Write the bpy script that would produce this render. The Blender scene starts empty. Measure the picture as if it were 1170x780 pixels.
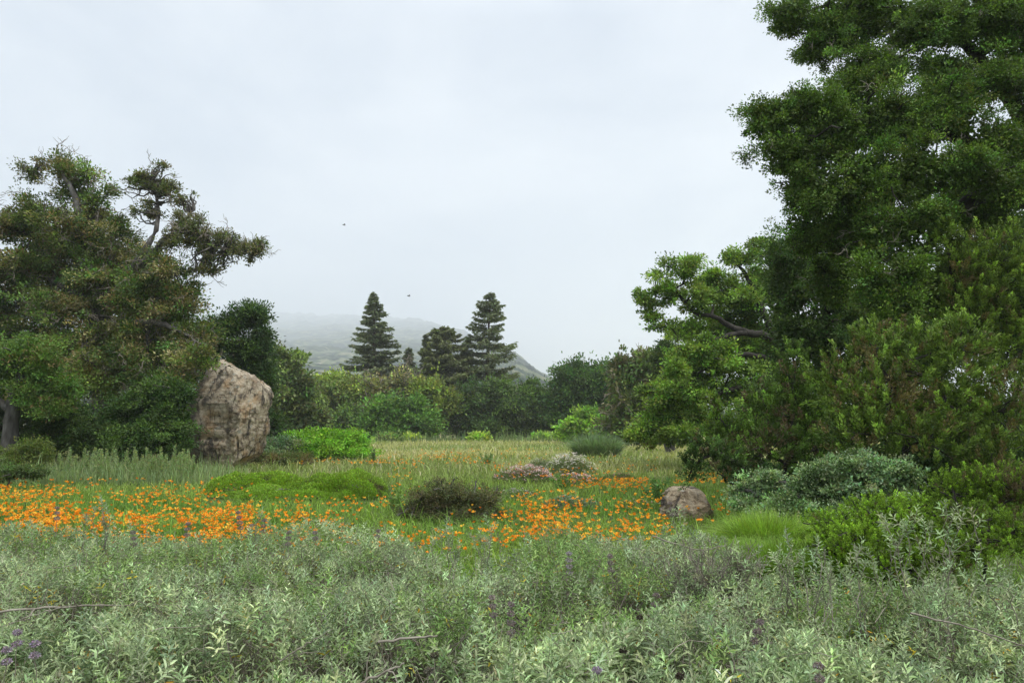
import bpy, math, random
import numpy as np
from mathutils import Vector, noise as mnoise

# ------------------------------------------------------------------ camera, sky, light, exposure
SC = bpy.context.scene
COL = SC.collection
R = math.radians
F = 850.0            # focal length in pixels of the 1170 px wide photograph
EYE = 1.6
PITCH = math.atan(98.0 / F)
cam = bpy.data.cameras.new('camera'); camo = bpy.data.objects.new('camera', cam); COL.objects.link(camo)
cam.sensor_width = 36.0; cam.lens = 36.0 * F / 1170.0
cam.clip_start = 0.05; cam.clip_end = 30000
camo.location = (0, 0, EYE); camo.rotation_euler = (R(90) + PITCH, 0, 0)
SC.camera = camo

SUN_EL, SUN_AZ = R(58), R(125)      # azimuth from +Y towards +X
w = bpy.data.worlds.new('World'); SC.world = w; w.use_nodes = True
nt = w.node_tree; nt.nodes.clear()
def N(nt, t, **k):
    n = nt.nodes.new(t)
    for a, b in k.items(): setattr(n, a, b)
    return n
sky = N(nt, 'ShaderNodeTexSky', sky_type='NISHITA', sun_disc=False, sun_elevation=SUN_EL, sun_rotation=SUN_AZ)
bg1 = N(nt, 'ShaderNodeBackground'); bg1.inputs[1].default_value = 0.12
nt.links.new(sky.outputs[0], bg1.inputs[0])
tc = N(nt, 'ShaderNodeTexCoord'); mp = N(nt, 'ShaderNodeMapping'); mp.inputs['Scale'].default_value = (1.0, 1.0, 2.2)
nt.links.new(tc.outputs['Generated'], mp.inputs[0])
nz = N(nt, 'ShaderNodeTexNoise'); nz.inputs['Scale'].default_value = 2.3; nz.inputs['Detail'].default_value = 5; nz.inputs['Roughness'].default_value = 0.5
nz.inputs['Distortion'].default_value = 0.35
nt.links.new(mp.outputs[0], nz.inputs[0])
cr = N(nt, 'ShaderNodeValToRGB')
cr.color_ramp.elements[0].position = 0.36; cr.color_ramp.elements[0].color = (0.47, 0.555, 0.68, 1)
cr.color_ramp.elements[1].position = 0.64; cr.color_ramp.elements[1].color = (0.93, 0.97, 1.02, 1)
nt.links.new(nz.outputs[0], cr.inputs[0])
bg2 = N(nt, 'ShaderNodeBackground'); bg2.inputs[1].default_value = 1.03
nt.links.new(cr.outputs[0], bg2.inputs[0])
sx = N(nt, 'ShaderNodeSeparateXYZ'); nt.links.new(tc.outputs['Generated'], sx.inputs[0])
zr = N(nt, 'ShaderNodeMapRange'); zr.inputs[1].default_value = 0.0; zr.inputs[2].default_value = 1.0; zr.inputs[3].default_value = 0.0; zr.inputs[4].default_value = 1.0
nt.links.new(sx.outputs[2], zr.inputs[0])
zc = N(nt, 'ShaderNodeValToRGB'); e_ = zc.color_ramp.elements; e_[0].position = 0.0; e_[0].color = (.240,) * 3 + (1,); e_[1].position = 1.0; e_[1].color = (1, 1, 1, 1)
q_ = e_.new(0.5); q_.color = (.250,) * 3 + (1,)
nt.links.new(zr.outputs[0], zc.inputs[0])
zm = N(nt, 'ShaderNodeMath', operation='MULTIPLY'); zm.inputs[1].default_value = 2.75; nt.links.new(zc.outputs[0], zm.inputs[0]); nt.links.new(zm.outputs[0], bg2.inputs[1])
mx = N(nt, 'ShaderNodeMixShader'); mx.inputs[0].default_value = 0.93
nt.links.new(bg1.outputs[0], mx.inputs[1]); nt.links.new(bg2.outputs[0], mx.inputs[2])
wo = N(nt, 'ShaderNodeOutputWorld'); nt.links.new(mx.outputs[0], wo.inputs[0])

sl = bpy.data.lights.new('sun', 'SUN'); so = bpy.data.objects.new('sun', sl); COL.objects.link(so)
sl.energy = 1.5; sl.angle = R(12); sl.color = (1.0, 0.96, 0.9)
sd = Vector((math.sin(SUN_AZ) * math.cos(SUN_EL), math.cos(SUN_AZ) * math.cos(SUN_EL), math.sin(SUN_EL)))
so.rotation_euler = sd.to_track_quat('Z', 'Y').to_euler()

vs = SC.view_settings; vs.view_transform = 'Standard'; vs.look = 'None'; vs.exposure = 0.48; vs.gamma = 1.0; vs.use_curve_mapping = False
cy = SC.cycles
cy.max_bounces = 14; cy.diffuse_bounces = 3; cy.glossy_bounces = 1; cy.transmission_bounces = 3; cy.volume_bounces = 14; cy.transparent_max_bounces = 4
cy.use_denoising = True
try:
    cy.denoiser = 'OPENIMAGEDENOISE'; cy.denoising_input_passes = 'RGB_ALBEDO_NORMAL'; cy.denoising_prefilter = 'ACCURATE'
except Exception: pass
cy.sample_clamp_indirect = 4.0
SC.render.film_transparent = False

# ------------------------------------------------------------------ basics
RS = np.random.default_rng(7)
random.seed(7)
CP, SP = math.cos(PITCH), math.sin(PITCH)
def at(px, py, Y):
    """world point on the vertical plane y = Y seen at photograph pixel (px, py)"""
    x, z = (px - 585.0) / F, (390.0 - py) / F
    dy, dz = CP - z * SP, SP + z * CP
    t = Y / dy
    return np.array((x * t, Y, EYE + dz * t))
def gnd(px, py, h=0.0):
    """world point at height h seen at pixel (px, py)"""
    x, z = (px - 585.0) / F, (390.0 - py) / F
    dy, dz = CP - z * SP, SP + z * CP
    t = (h - EYE) / dz
    return np.array((x * t, dy * t, h))
def scale_at(Y): return Y / F     # metres per photograph pixel
def unit(a):
    return a / np.maximum(np.linalg.norm(a, axis=-1, keepdims=True), 1e-9)
def rnd_dir(n):
    return unit(RS.normal(size=(n, 3)))

def tag(o, label=None, cat=None, group=None, kind=None):
    if label: o['label'] = label
    if cat: o['category'] = cat
    if group: o['group'] = group
    if kind: o['kind'] = kind
    return o
def thing(name, label, cat, loc=(0, 0, 0), group=None):
    o = bpy.data.objects.new(name, None); COL.objects.link(o); o.location = [float(v) for v in loc]
    o.empty_display_size = 0.2
    return tag(o, label, cat, group)
def link(name, me, parent=None):
    o = bpy.data.objects.new(name, me); COL.objects.link(o)
    if parent is not None: o.parent = parent
    return o
def mesh_np(name, V, faces, mat, col=None, smooth=False, loc=None):
    """faces: (m,4) or (m,3) int array; col: (m,3) colour of each face"""
    me = bpy.data.meshes.new(name)
    V = np.asarray(V, dtype=np.float32)
    if loc is not None: V = V - np.asarray(loc, dtype=np.float32)
    faces = np.asarray(faces, dtype=np.int32); m, k = faces.shape
    me.vertices.add(len(V)); me.vertices.foreach_set('co', V.ravel())
    me.loops.add(m * k); me.loops.foreach_set('vertex_index', faces.ravel())
    me.polygons.add(m)
    me.polygons.foreach_set('loop_start', np.arange(0, m * k, k, dtype=np.int32))
    me.polygons.foreach_set('loop_total', np.full(m, k, dtype=np.int32))
    me.polygons.foreach_set('use_smooth', np.full(m, smooth, dtype=bool))
    if col is not None:
        a = me.attributes.new('leafcol', 'FLOAT_VECTOR', 'FACE'); a.data.foreach_set('vector', np.asarray(col, dtype=np.float32).ravel())
    me.materials.append(mat); me.update(calc_edges=True)
    return me

# ------------------------------------------------------------------ materials
def new_mat(name):
    m = bpy.data.materials.new(name); m.use_nodes = True; nt = m.node_tree; nt.nodes.clear()
    return m, nt
def leaf_mat(name, rough=0.55, spec=0.3, trans=0.25, tint=(1.15, 1.25, 0.6)):
    m, nt = new_mat(name)
    at_ = N(nt, 'ShaderNodeAttribute', attribute_name='leafcol')
    b = N(nt, 'ShaderNodeBsdfPrincipled'); b.inputs['Roughness'].default_value = rough; b.inputs['Specular IOR Level'].default_value = spec
    nt.links.new(at_.outputs['Color'], b.inputs['Base Color'])
    tr = N(nt, 'ShaderNodeBsdfTranslucent')
    mu = N(nt, 'ShaderNodeMix', data_type='RGBA', blend_type='MULTIPLY'); mu.inputs[0].default_value = 1; mu.inputs[7].default_value = (*tint, 1)
    nt.links.new(at_.outputs['Color'], mu.inputs[6]); nt.links.new(mu.outputs[2], tr.inputs[0])
    mi = N(nt, 'ShaderNodeMixShader'); mi.inputs[0].default_value = trans
    nt.links.new(b.outputs[0], mi.inputs[1]); nt.links.new(tr.outputs[0], mi.inputs[2])
    o = N(nt, 'ShaderNodeOutputMaterial'); nt.links.new(mi.outputs[0], o.inputs[0])
    return m
M_LEAF = leaf_mat('leaf', 0.5, 0.22, 0.30)
M_SAGE = leaf_mat('sage_leaf', 0.85, 0.05, 0.2, (1.0, 1.1, 0.8))
M_GRASS = leaf_mat('grass_blade', 0.6, 0.2, 0.35)
M_PETAL = leaf_mat('petal', 0.6, 0.15, 0.3, (1.1, 1.0, 0.9))
def noise_mat(name, stops, scale=3.0, detail=6, rough=0.9, bump=0.0, bscale=20, bdist=0.02, coord='Object', distort=0.0, stretch=(1, 1, 1)):
    m, nt = new_mat(name)
    tc = N(nt, 'ShaderNodeTexCoord'); mp = N(nt, 'ShaderNodeMapping'); mp.inputs['Scale'].default_value = stretch
    nt.links.new(tc.outputs[coord], mp.inputs[0])
    nz = N(nt, 'ShaderNodeTexNoise'); nz.inputs['Scale'].default_value = scale; nz.inputs['Detail'].default_value = detail; nz.inputs['Distortion'].default_value = distort
    nt.links.new(mp.outputs[0], nz.inputs[0])
    cr = N(nt, 'ShaderNodeValToRGB'); e = cr.color_ramp.elements
    e[0].position, e[0].color = stops[0][0], (*stops[0][1], 1); e[1].position, e[1].color = stops[-1][0], (*stops[-1][1], 1)
    for p, c in stops[1:-1]:
        q = e.new(p); q.color = (*c, 1)
    nt.links.new(nz.outputs[0], cr.inputs[0])
    b = N(nt, 'ShaderNodeBsdfPrincipled'); b.inputs['Roughness'].default_value = rough; b.inputs['Specular IOR Level'].default_value = 0.2
    nt.links.new(cr.outputs[0], b.inputs['Base Color'])
    if bump:
        n2 = N(nt, 'ShaderNodeTexNoise'); n2.inputs['Scale'].default_value = bscale; n2.inputs['Detail'].default_value = 8; n2.inputs['Roughness'].default_value = 0.65
        nt.links.new(mp.outputs[0], n2.inputs[0])
        bu = N(nt, 'ShaderNodeBump'); bu.inputs['Strength'].default_value = bump; bu.inputs['Distance'].default_value = bdist
        nt.links.new(n2.outputs[0], bu.inputs['Height']); nt.links.new(bu.outputs[0], b.inputs['Normal'])
    o = N(nt, 'ShaderNodeOutputMaterial'); nt.links.new(b.outputs[0], o.inputs[0])
    return m
M_BARK = noise_mat('oak_bark', [(0.3, (0.05, 0.045, 0.038)), (0.55, (0.12, 0.11, 0.095)), (0.75, (0.22, 0.21, 0.19))], 6, 6, 0.95, 1.0, 25, 0.04, stretch=(1, 1, 0.35))
M_BARKD = noise_mat('dark_bark', [(0.3, (0.02, 0.018, 0.015)), (0.7, (0.07, 0.062, 0.05))], 5, 6, 0.95, 0.8, 25, 0.03, stretch=(1, 1, 0.35))
M_TWIG = noise_mat('grey_twig', [(0.3, (0.14, 0.12, 0.09)), (0.7, (0.34, 0.30, 0.24))], 9, 4, 0.9)
M_REDBARK = noise_mat('conifer_bark', [(0.3, (0.06, 0.04, 0.03)), (0.7, (0.14, 0.10, 0.07))], 2, 5, 0.95, stretch=(1, 1, 0.2))

# ------------------------------------------------------------------ leaves
class Quads:
    """many separate leaf-sized quads collected for one mesh"""
    def __init__(self): self.V, self.C = [], []
    def add(self, V, C):      # V (n,4,3), C (n,3)
        self.V.append(np.asarray(V, dtype=np.float32)); self.C.append(np.broadcast_to(np.asarray(C, dtype=np.float32), (len(V), 3)))
    def count(self): return sum(len(v) for v in self.V)
    def build(self, name, mat, parent=None, loc=None):
        V = np.concatenate(self.V); C = np.concatenate(self.C); n = len(V)
        if mat is M_LEAF: C = C * np.array((1.34, 1.36, 1.08))
        me = mesh_np(name, V.reshape(-1, 3), np.arange(n * 4).reshape(n, 4), mat, np.clip(C, 0.002, 0.9), loc=loc)
        return link(name, me, parent)
def rhomb(P, D, Nn, L, W, mid=0.45, sag=0.06):
    """diamond leaves; P base (n,3), D direction, Nn face normal, L/W scalars or arrays"""
    n = len(P); L = np.broadcast_to(L, (n,))[:, None]; W = np.broadcast_to(W, (n,))[:, None]
    S = unit(np.cross(D, Nn)); U = np.cross(S, D)
    m = P + D * L * mid + U * L * sag
    return np.stack([P, m + S * W * .5, P + D * L, m - S * W * .5], axis=1)
def lance(P, D, Nn, L, W, fold=0.25):
    """long leaves folded along the midrib: two quads each"""
    n = len(P); L = np.broadcast_to(L, (n,))[:, None]; W = np.broadcast_to(W, (n,))[:, None]
    S = unit(np.cross(D, Nn)); U = np.cross(S, D)
    a = P; t = P + D * L - U * L * 0.12
    o = []
    for s in (1, -1):
        q1 = P + D * L * .28 + s * S * W * .42 + U * W * fold
        q2 = P + D * L * .66 + s * S * W * .36 + U * W * fold - U * L * .03
        o.append(np.stack([a, q1, q2, t] if s > 0 else [a, t, q2, q1], axis=1))
    return np.concatenate(o)
def vary(base, n, hue=0.12, val=0.2):
    base = np.asarray(base, dtype=float)
    v = np.exp(RS.normal(0, val, (n, 1))); h = np.exp(RS.normal(0, hue, (n, 3)))
    return base[None] * v * h

def crown(q, blobs, clump, per, L, W, base, alt=None, alt_share=0.0, up=0.35, dens=1.0, val=0.22, clumpval=0.25, flat=0.65, shell=2.4, zmin=None, core=True, hue=0.1, cores=1.9):
    """leaf clumps spread through ellipsoids (x,y,z,rx,ry,rz); returns clump centres"""
    allc = []
    for b in blobs:
        c = np.array(b[:3]); r = np.array(b[3:6]); rm = (r[0] * r[1] * r[2]) ** (1 / 3)
        n = max(5, int(dens * 13.0 * (rm / clump) ** 2))
        # sprays of clumps radiating from inside the blob, of very uneven length
        nsp = max(3, n // 6); sd = rnd_dir(nsp); sl_ = np.exp(RS.normal(-.04, .20, nsp)); si = RS.integers(0, nsp, n)
        u = RS.random(n) ** (1 / shell); d = unit(sd[si] + rnd_dir(n) * .20)
        mod = sl_[si] * (.92 + 0.30 * np.array([mnoise.noise(Vector((x * 1.7 + c[0], y * 1.7 + c[1], z * 1.7 + c[2]))) for x, y, z in sd]))[si]
        cc = c + d * r * np.minimum(u * mod, 1.22)[:, None]
        cc[:, 2] += rm * .10 * (u - .5)
        ns = int(n * 0.20); ds = rnd_dir(ns); ds[:, 2] = ds[:, 2] * .8 + .1
        cc = np.concatenate([cc, c + ds * r * (0.90 + 0.36 * RS.random(ns) ** 1.5)[:, None]]); small = np.concatenate([np.ones(n), np.full(ns, .5)]); n += ns
        if zmin is not None: cc[:, 2] = np.maximum(cc[:, 2], zmin + RS.random(n) * clump)
        allc.append(cc)
        cr_ = clump * (0.55 + 0.9 * RS.random(n)) * small
        ci = np.repeat(np.arange(n), np.where(small < 1, max(6, per // 3), per).astype(int)); nl = len(ci)
        ld = rnd_dir(nl); ld[:, 2] = ld[:, 2] * 1.0 + 0.15
        rad = RS.random(nl) ** 0.5
        stt = np.exp(RS.normal(0, .38, (n, 3)))
        P = cc[ci] + ld * (cr_[ci] * rad)[:, None] * np.array((1, 1, flat)) * stt[ci]
        if zmin is not None: P[:, 2] = np.maximum(P[:, 2], zmin)
        out = unit(P - c)
        D = unit(ld * 0.7 + out * 0.5 + rnd_dir(nl) * 0.7 + np.array((0, 0, -0.05)))
        Nn = unit(out * 0.5 + np.array((0, 0, up)) + rnd_dir(nl) * 0.65)
        s = (0.7 + 0.6 * RS.random(nl))
        cb = np.exp(RS.normal(0, clumpval, (n, 1))) * np.exp(RS.normal(0, hue, (n, 3)))
        C = vary(base, nl, 0.07, val) * cb[ci]
        if alt is not None and alt_share > 0:
            field = np.array([mnoise.noise(Vector(p * (0.35 / clump))) for p in cc]) + RS.normal(0, 0.12, n)
            thr = np.quantile(field, 1 - alt_share); isalt = field > thr
            alts = np.asarray(alt, dtype=float); alts = alts if alts.ndim == 2 else alts[None]
            pick = RS.integers(0, len(alts), n)
            ac = alts[pick] * np.exp(RS.normal(0, 0.2, (n, 1)))
            m = isalt[ci] & (RS.random(nl) < 0.75)
            C[m] = (ac[ci] * np.exp(RS.normal(0, 0.2, (nl, 1))))[m]
        q.add(rhomb(P, D, Nn, L * s, W * s), C)
        if core:      # larger inner leaves so that the crown is not see-through everywhere
            kk = max(4, int(n * per * 0.10 * (2.2 / cores) ** 1.5)); dd = rnd_dir(kk)
            P = c + dd * r * (0.72 * RS.random(kk) ** (1 / 2.2))[:, None]
            if zmin is not None: P[:, 2] = np.maximum(P[:, 2], zmin)
            q.add(rhomb(P, rnd_dir(kk), rnd_dir(kk), L * cores, W * cores * 1.1), vary(np.array(base) * 0.9, kk, 0.08, 0.2))
    return np.concatenate(allc)

# ------------------------------------------------------------------ wood
class Tubes:
    def __init__(self): self.V, self.Fq, self.n = [], [], 0
    def add(self, pts, rad, sides=6):
        pts = np.asarray(pts, dtype=float); rad = np.asarray(rad, dtype=float); m = len(pts)
        T = np.gradient(pts, axis=0); T = unit(T)
        ref = np.array((0.31, 0.17, 0.93)) if abs(T[0, 2]) < 0.9 else np.array((1.0, 0.1, 0.0))
        A = unit(np.cross(T, ref)); B = np.cross(T, A)
        th = np.linspace(0, 2 * math.pi, sides, endpoint=False)
        ring = A[:, None] * np.cos(th)[None, :, None] + B[:, None] * np.sin(th)[None, :, None]
        V = pts[:, None] + ring * rad[:, None, None]
        i = np.arange(m - 1)[:, None] * sides; j = np.arange(sides)[None]
        a = i + j; b = i + (j + 1) % sides
        Fq = np.stack([a, b, b + sides, a + sides], axis=-1).reshape(-1, 4) + self.n
        self.V.append(V.reshape(-1, 3)); self.Fq.append(Fq); self.n += m * sides
    def build(self, name, mat, parent=None, loc=None):
        me = mesh_np(name, np.concatenate(self.V), np.concatenate(self.Fq), mat, smooth=True, loc=loc)
        return link(name, me, parent)
def wiggle(a, b, n=8, amp=0.1, sag=0.0):
    a, b = np.asarray(a, float), np.asarray(b, float); t = np.linspace(0, 1, n)[:, None]
    L = np.linalg.norm(b - a); p = a + (b - a) * t
    off = np.cumsum(RS.normal(0, 1, (n, 3)), axis=0); off -= t * off[-1]; off[0] = 0
    p = p + off * amp * L / n ** 0.5 * np.sin(t * math.pi) ** .5
    p[:, 2] -= (sag * L * np.sin(t * math.pi))[:, 0]
    return p
def smoothpath(P, n=24, amp=0.0):
    P = np.asarray(P, float); t = np.linspace(0, len(P) - 1, n); o = []
    for u in t:
        i = min(int(u), len(P) - 2); f = u - i
        p0 = P[max(i - 1, 0)]; p1 = P[i]; p2 = P[i + 1]; p3 = P[min(i + 2, len(P) - 1)]
        o.append(0.5 * ((2 * p1) + (-p0 + p2) * f + (2 * p0 - 5 * p1 + 4 * p2 - p3) * f * f + (-p0 + 3 * p1 - 3 * p2 + p3) * f ** 3))
    o = np.array(o)
    if amp: o[1:-1] += RS.normal(0, amp, (n - 2, 3))
    return o
def bough(tb, skeleton, target, r0, r1=0.01, amp=0.12, sag=-0.05, sides=5):
    """branch from the nearest point of the skeleton (list of (pts, rad)) to the target"""
    best = None
    for pts, rad in skeleton:
        d = np.linalg.norm(pts - target, axis=1) + 0.6 * np.maximum(0, pts[:, 2] - target[2])
        i = int(np.argmin(d))
        if best is None or d[i] < best[0]: best = (d[i], pts[i], rad[i])
    r0 = min(r0, best[2] * 0.8)
    p = wiggle(best[1], target, 8, amp, sag); r = np.linspace(r0, r1, 8)
    tb.add(p, r, sides); return p, r

def oak(name, label, Y, base_px, trunk_path, limb_paths, blobs, leaf, base, wood=M_BARK, clump=0.5, per=60, alt=None, alt_share=0.0, dens=1.0, tw=60, group=None,
        val=0.22, dry=0, core=True, flat=0.65, cval=0.25, mat=None, cat='tree', tr=0.35, up=0.35, hue=0.1, depth=1.0, zmin=0.25):
    """paths in (px, py, Y offset, radius m); blobs in (px, py, radius px, Y offset[, radius px vertical])"""
    loc = at(base_px, 400, Y); loc[2] = 0
    th = thing(name, label, cat, loc, group)
    skel = []
    def topath(path, n=16, amp=0.02):
        P = [at(a, b, Y + dy) for a, b, dy, r in path]; rr = [r for *_, r in path]
        s = smoothpath(P, n, amp); rad = np.interp(np.linspace(0, len(P) - 1, n), np.arange(len(P)), rr); skel.append((s, rad)); return s, rad
    tb = Tubes()
    if trunk_path:
        s, rad = topath(trunk_path, 14, 0.02)
        s[0, 2] = -0.1; rad[0] *= 1.35
    else:
        s = wiggle(loc, at(blobs[0][0], blobs[0][1], Y), 12, 0.08); rad = np.linspace(tr, tr * 0.4, 12); skel.append((s, rad))
    tb.add(s, rad, 12); tb.build('trunk', wood, th, loc)
    for lp in limb_paths:
        tl = Tubes(); s, rad = topath(lp, 18, 0.03); tl.add(s, rad, 9); tl.build('limb', wood, th, loc)
    sc = scale_at(Y); B = []
    for b in blobs:
        px, py, rp, dy = b[:4]; rz = b[4] if len(b) > 4 else rp * 0.85
        c = at(px, py, Y + dy); s2 = scale_at(Y + dy)
        B.append((*c, rp * s2, rp * s2 * 0.9 * depth, rz * s2))
    q = Quads()
    cc = crown(q, B, clump, per, leaf[0], leaf[1], base, alt, alt_share, up, dens, val, cval, flat, core=core, hue=hue, zmin=zmin)
    # boughs to blob centres, then twigs to a share of the clumps
    tb = Tubes()
    for b in sorted(B, key=lambda b: np.linalg.norm(np.array(b[:3]) - skel[0][0][-1])):
        p, r = bough(tb, skel, np.array(b[:3]), 0.10 * (Y / 30) ** .5 + 0.03, 0.03, 0.10); skel.append((p, r))
    if tw:
        for i in RS.choice(len(cc), min(tw, len(cc)), replace=False):
            bough(tb, skel, cc[i], 0.05, 0.010 + 0.0004 * Y, 0.12, sides=4)
    tb.build('branches', wood, th, loc)
    if dry:     # bare grey twigs poking through the crown
        tt = Tubes()
        for i in RS.choice(len(cc), dry, replace=True):
            a = cc[i]; b = B[RS.integers(len(B))]
            d = unit(unit(a - np.array(B[0][:3])) * 0.5 + rnd_dir(1)[0] + np.array((0, -0.15, 0.15)))
            ln = clump * (0.8 + 1.6 * RS.random())
            p = wiggle(a, a + d * ln, 7, 0.22); tt.add(p, np.linspace(0.020, 0.006, 7) * (Y / 30), 3)
            for _ in range(4):
                j = RS.integers(2, 6); d2 = unit(d + rnd_dir(1)[0] * 1.0)
                p2 = wiggle(p[j], p[j] + d2 * ln * 0.5, 5, 0.25); tt.add(p2, np.linspace(0.013, 0.005, 5) * (Y / 30), 3)
        tt.build('bare_twigs', M_TWIG, th, loc)
    q.build('crown', mat or M_LEAF, th, loc)
    return th

# ------------------------------------------------------------------ setting: ground, hills, haze
def build_ground():
    ys = np.concatenate([np.linspace(-30, 0, 7)[:-1], np.linspace(0, 40, 81)[:-1], np.linspace(40, 130, 46)[:-1], np.geomspace(130, 9400, 36)])
    xs = np.concatenate([-np.geomspace(45, 9400, 27)[::-1], np.linspace(-44, 44, 89), np.geomspace(45, 9400, 27)])
    X, Yg = np.meshgrid(xs, ys)
    Z = np.array([0.10 * mnoise.noise(Vector((x * .12, y * .12, 0))) if abs(x) < 200 and y < 200 else 0 for x, y in zip(X.ravel(), Yg.ravel())]).reshape(X.shape)
    V = np.stack([X, Yg, Z], axis=-1).reshape(-1, 3); nx = len(xs)
    i, j = np.meshgrid(np.arange(len(ys) - 1), np.arange(nx - 1), indexing='ij'); a = (i * nx + j).ravel()
    m, nt = new_mat('soil_and_grass')
    tc = N(nt, 'ShaderNodeTexCoord')
    sep = N(nt, 'ShaderNodeSeparateXYZ'); nt.links.new(tc.outputs['Object'], sep.inputs[0])
    mr = N(nt, 'ShaderNodeMapRange'); mr.inputs[1].default_value = 20; mr.inputs[2].default_value = 32; nt.links.new(sep.outputs[1], mr.inputs[0])
    n1 = N(nt, 'ShaderNodeTexNoise'); n1.inputs['Scale'].default_value = 0.6; n1.inputs['Detail'].default_value = 8; nt.links.new(tc.outputs['Object'], n1.inputs[0])
    c1 = N(nt, 'ShaderNodeValToRGB'); c1.color_ramp.elements[0].color = (0.05, 0.045, 0.025, 1); c1.color_ramp.elements[1].color = (0.07, 0.10, 0.03, 1)
    c1.color_ramp.elements[0].position = .35; c1.color_ramp.elements[1].position = .65; nt.links.new(n1.outputs[0], c1.inputs[0])
    c2 = N(nt, 'ShaderNodeValToRGB'); c2.color_ramp.elements[0].color = (0.20, 0.21, 0.08, 1); c2.color_ramp.elements[1].color = (0.38, 0.34, 0.16, 1)
    c2.color_ramp.elements[0].position = .35; c2.color_ramp.elements[1].position = .65; nt.links.new(n1.outputs[0], c2.inputs[0])
    mi = N(nt, 'ShaderNodeMix', data_type='RGBA'); nt.links.new(mr.outputs[0], mi.inputs[0]); nt.links.new(c1.outputs[0], mi.inputs[6]); nt.links.new(c2.outputs[0], mi.inputs[7])
    b = N(nt, 'ShaderNodeBsdfPrincipled'); b.inputs['Roughness'].default_value = 1; b.inputs['Specular IOR Level'].default_value = 0.1
    nt.links.new(mi.outputs[2], b.inputs['Base Color'])
    o = N(nt, 'ShaderNodeOutputMaterial'); nt.links.new(b.outputs[0], o.inputs[0])
    me = mesh_np('ground', V, np.stack([a, a + 1, a + nx + 1, a + nx], axis=-1), m, smooth=True)
    tag(link('ground', me), kind='structure')
build_ground()

RIDGE = [(-900, 362, 6800), (100, 360, 6800), (300, 358, 6800), (400, 358, 6600), (470, 363, 5600), (530, 376, 3700), (565, 389, 2300), (590, 402, 1500), (612, 417, 1200), (640, 432, 1050), (680, 444, 1000), (740, 454, 1000), (850, 470, 1200), (1100, 482, 1150), (1700, 486, 1100)]
def build_hills():
    nx, ny = 520, 220
    px = np.linspace(-700, 1500, nx); rp = np.interp(px, [r[0] for r in RIDGE], [r[1] for r in RIDGE]); rd = np.interp(px, [r[0] for r in RIDGE], [r[2] for r in RIDGE])
    rz = np.array([at(p, r, d)[2] for p, r, d in zip(px, rp, rd)])
    t = np.linspace(0, 1.25, ny); V = []
    for tt in t:
        for j in range(nx):
            y = 320 + (rd[j] - 320) * tt ** 3.8; x = (px[j] - 585) / F * y
            f = tt ** 0.9 if tt <= 1 else 1 - (tt - 1) * 1.6
            z = f * rz[j] / rd[j] * y
            amp = min(1, 3 * tt) * min(1, rz[j] / 60) * (y / 1400) ** .7
            z += amp * 14 * mnoise.fractal(Vector((x / 260, y / 260, 0)), 0.9, 2.1, 6) - amp * 22 * abs(mnoise.noise(Vector((x / 130, y / 420, 3)))) + min(1, 4 * tt) * 5 * mnoise.noise(Vector((x / 11, y / 11, 7)))
            V.append((x, y, z - 3 * (tt == 0)))
    i, j = np.meshgrid(np.arange(ny - 1), np.arange(nx - 1), indexing='ij'); a = (i * nx + j).ravel()
    m = noise_mat('chaparral', [(0.40, (0.004, 0.014, 0.010)), (0.49, (0.015, 0.038, 0.020)), (0.56, (0.09, 0.12, 0.05)), (0.67, (0.22, 0.20, 0.12)), (0.76, (0.5, 0.45, 0.38))], 0.030, 15, 1.0, 0, distort=.6)
    tag(link('hills', mesh_np('hills', np.array(V), np.stack([a, a + 1, a + nx + 1, a + nx], axis=-1), m, smooth=True)), kind='structure')
build_hills()

def volume_mat(name, dens, col, aniso):
    m, nt = new_mat(name)
    v = N(nt, 'ShaderNodeVolumePrincipled'); v.inputs['Color'].default_value = (*col, 1); v.inputs['Density'].default_value = dens; v.inputs['Anisotropy'].default_value = aniso
    o = N(nt, 'ShaderNodeOutputMaterial'); nt.links.new(v.outputs[0], o.inputs['Volume'])
    return m
def build_air():
    lo, hi = np.array((-13000.0, -60.0, -6.0)), np.array((9600.0, 9600.0, 1260.0))
    V = np.array([[lo[0], lo[1], lo[2]], [hi[0], lo[1], lo[2]], [hi[0], hi[1], lo[2]], [lo[0], hi[1], lo[2]], [lo[0], lo[1], hi[2]], [hi[0], lo[1], hi[2]], [hi[0], hi[1], hi[2]], [lo[0], hi[1], hi[2]]])
    Fq = np.array([[0, 3, 2, 1], [4, 5, 6, 7], [0, 1, 5, 4], [1, 2, 6, 5], [2, 3, 7, 6], [3, 0, 4, 7]])
    tag(link('haze', mesh_np('haze', V, Fq, volume_mat('haze', 0.00036, (0.95, 0.968, 1.0), 0.1))), kind='stuff')
build_air()

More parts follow.
